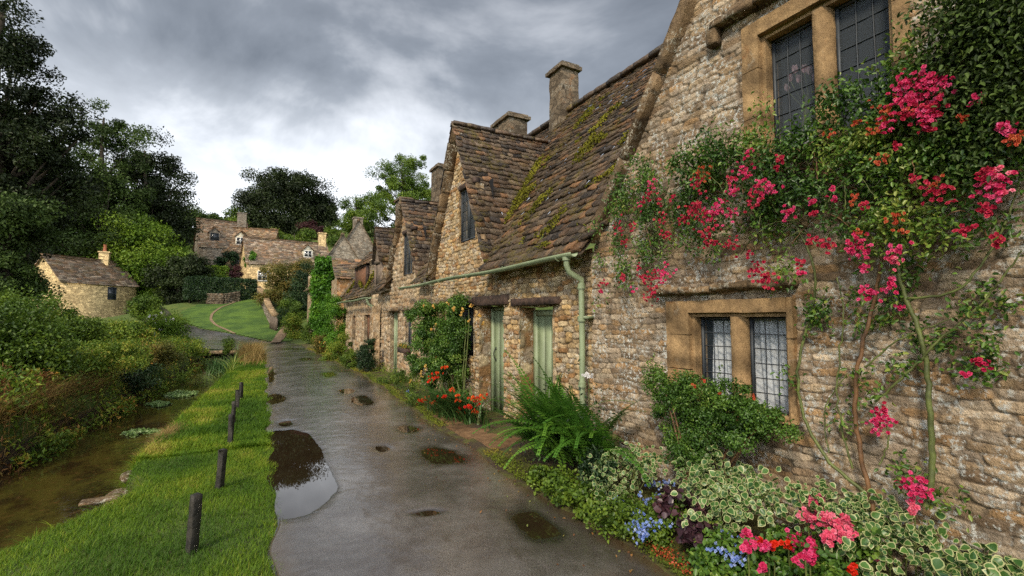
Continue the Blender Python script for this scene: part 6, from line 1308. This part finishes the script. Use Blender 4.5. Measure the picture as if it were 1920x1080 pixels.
variegated('darker cream edged clump at the bottom right corner', [B3(1880,1055,55,22,1.08), B3(1840,1075,40,16,1.1)], 220, .055)
variegated('sprigs of cream edged leaves climbing into the base of the window bush', [B3(1345,860,30,14,2.6), B3(1320,840,20,10,2.7)], 90, .045)
# low green edging plants
def lowplant(name, label, pts, mat, n, sz, cr=.06, asp=.7, group=None, hi=True, cat='plant'):
    C = np.array([b[0] for b in pts]); o = empty(name, (C[:, 0].mean(), C[:, 1].mean(), .05), label, cat, group); P, N, R, Cc = clumps(pts, max(6, n//40), n, cr, .45, .8); P[:, 0] = np.minimum(P[:, 0], D-.04); P[:, 2] = np.maximum(P[:, 2], .04)
    leaves('leaves', P, sz, mat, o, N, asp, .1, rnd=R, hi=hi); return o
lowplant('edging_plant', 'round leaved low green plant in front of the fern', [B3(1060,915,34,24,3.55), B3(1020,895,24,20,3.9), B3(1100,940,34,24,3.2)], LM['mid'], 3200, .035)
lowplant('edging_plant', 'green leaves around the light blue flowers', [B3(1160,965,50,28,2.85), B3(1210,985,44,26,2.65), B3(1250,960,30,26,2.6)], LM['mid'], 4200, .028)
lowplant('edging_plant', 'dark green foliage under the pink and red flowers', [B3(1360,1030,50,30,2.1), B3(1430,1050,55,34,1.9), B3(1500,1040,55,36,1.75), B3(1560,1070,50,26,1.6), B3(1330,1060,40,20,2.1), B3(1600,1010,40,30,1.6)], LM['rose'], 6500, .035)
lowplant('edging_plant', 'bluish leaved plant between the fern and the small cream edged shrub', [B3(1110,895,20,24,3.4), B3(1125,870,16,18,3.4)], LM['yew'], 900, .05, asp=.35)
lowplant('heuchera', 'dark purple leaved plant in the middle of the border', [B3(1300,970,42,30,2.38), B3(1270,950,26,20,2.5), B3(1330,1000,30,20,2.2)], LM['purple'], 760, .05, .06, .95)
lob = empty('lobelia', (2.45, 2.8, .05), 'drift of light blue flowers at the edge of the lane', 'flowers')
for x, y, r in [(1215,940,16), (1240,925,12), (1200,965,14), (1190,985,16), (1215,990,14), (1240,980,12), (1175,960,10), (1260,905,10), (1225,905,10), (1160,940,8), (1205,1005,10), (1255,945,10)]:
    p = onZ(x, y, .22); p[0] = min(p[0], 3.2); q = (p-CAMP).dot(FW)/F; blossoms(p, .012, 26, r*q*1.3, LM['blue'], 'flower_cluster', lob, 4, (1, 1, .6))
lob2 = empty('lobelia', (2.6, 2.1, .05), 'smaller drift of light blue flowers beside the pink ones at the bottom', 'flowers')
for x, y, r in [(1370,1015,16), (1345,1030,14), (1395,1030,12), (1375,1045,12), (1355,1000,9)]: p = onZ(x, y, .24); q = (p-CAMP).dot(FW)/F; blossoms(p, .012, 26, r*q*1.3, LM['blue'], 'flower_cluster', lob2, 4, (1, 1, .6))
def flowers(name, label, pts, mat, z, r=.022, k=14, cat='flowers'):
    o = empty(name, tuple(onZ(pts[0][0], pts[0][1], z)*[1, 1, 0]), label, cat)
    for x, y, rr in pts:
        p = onZ(x, y, z); p[0] = min(p[0], D-.12); q = (p-CAMP).dot(FW)/F; p = np.array(p); blossoms(p, r, k, rr*q*1.05, LM[mat], 'flower_cluster', o, 5, (.9, .9, .9))
        mb = MB(); mb.tube([(p[0]+.04, p[1]+.03, .05), (p[0]+.02, p[1]+.01, p[2]*.6), p], .005, 5, cap=False); mb.build('stem', M['twig'], o)
    return o
flowers('phlox', 'tall candy pink flower heads, the brightest of the border', [(1535,950,20), (1515,965,16), (1545,975,16), (1530,935,10), (1575,990,20), (1560,975,12), (1590,1005,12), (1555,1008,12), (1585,975,10)], 'candy', .42, .018, 24)
flowers('pink_flower', 'row of rose pink flowers along the bottom of the border', [(1415,1018,15), (1440,1025,10), (1500,1018,17), (1485,1010,10), (1520,1022,12), (1510,1050,14), (1518,1045,10), (1402,1028,9), (1400,1000,9), (1432,1065,6), (1525,1030,9)], 'pink', .34, .018, 14)
flowers('scarlet_flower', 'few scarlet blooms tucked among the rose pink flowers', [(1427,1018,9), (1478,1018,10), (1600,1070,9), (1450,1022,5)], 'scarlet', .34, .018, 9)
flowers('lilac_flower', 'small dusty pink flower head low at the right of the candy pink ones', [(1637,1042,10), (1630,1030,7)], 'candy', .3, .012, 14)
flowers('rose_bloom', 'single bright pink bloom at the far right near the ground', [(1800,918,10)], 'candy', .55, .02, 10)
y = RNG.uniform(1.3, 2.6, 900); x = redge_r(y)+.06+np.abs(RNG.normal(0, .08, 900)); P = np.stack([x, y, .06+.04*RNG.random(900)], 1); tag(leaves('fallen_petals', P, .016, LM['coral'], None, None, .8, 0, rnd=RNG.random(900)), kind='stuff')
y = 1.5+14*RNG.random(260)**1.5; x = redge_r(y)-np.abs(RNG.normal(0, .35, 260))*RNG.random(260); P = np.stack([x, y, .037+0*x], 1); tag(leaves('fallen_leaves', P, .028, LM['bracken'], None, np.broadcast_to([0, 0, 3.], P.shape), .6, 0, upb=3), kind='stuff')
# tulips standing behind the upper window, window box on house 3
tv = empty('vase_of_flowers', (D+.3, 2.13, 2.95), 'pink tulips in a vase standing behind the left light of the upper window', 'flowers'); mb = MB(); mb.tube([(D+.3, 2.13, 2.93), (D+.3, 2.13, 3.0), (D+.3, 2.13, 3.1), (D+.3, 2.13, 3.16)], [.05, .06, .045, .05], 12); mb.build('vase', M['white_paint'], tv, True)
for k in range(7):
    y_, z_ = 2.13+[-.12, -.07, -.02, .03, .08, .12, .0][k], [3.44, 3.52, 3.56, 3.57, 3.53, 3.47, 3.48][k]; x_ = D+.18+.02*(k % 3); mb = MB(); mb.tube([(D+.3, 2.13, 3.1), (D+.29, (2.13+y_)/2, 3.35), (x_, y_, z_)], .005, 5); mb.build('stem', M['twig'], tv)
    an = np.arange(6)*math.pi/3; P = np.repeat([[x_, y_, z_-.01]], 6, 0); A = np.stack([np.cos(an)*.35, np.sin(an)*.35, 0*an+1], 1); V, Fc, q = leaf_arrays(P, A, np.stack([-np.cos(an), -np.sin(an), 0*an+.2], 1), np.full(6, .075), .65, .15, True); mk('flower_head', V, [Fc], LM['tulip'] if 'tulip' in LM else LM['whitep'], tv, {'rnd': np.repeat(RNG.random(6), q)})
blades('leaf', np.full(9, D+.29), 2.13+RNG.normal(0, .03, 9), np.full(9, 3.08), RNG.uniform(.2, .38, 9), .035, .1*np.ones(9), LM['reed'], .3, 5, parent=tv)
wb_ = empty('window_box', (D-.12, 11.95, .84), 'small window box of yellow flowers under the narrow leaded window', 'planter'); mb = MB(); mb.box((D-.2, 11.62, .76), (D-.02, 12.28, .88), .004); mb.build('box', M['beam'], wb_)
P = np.stack([D-.12+RNG.normal(0, .05, 700), RNG.uniform(11.6, 12.3, 700), .9+np.abs(RNG.normal(0, .05, 700))], 1); leaves('leaves', P, .03, LM['mid'], wb_)
for k in range(6): blossoms((D-.16, 11.66+k*.12, .93), .02, 5, .04, LM['yellow'], 'flower', wb_, 5)
wb2 = [o for o in sc.objects if o.name.startswith('tall_grass')]
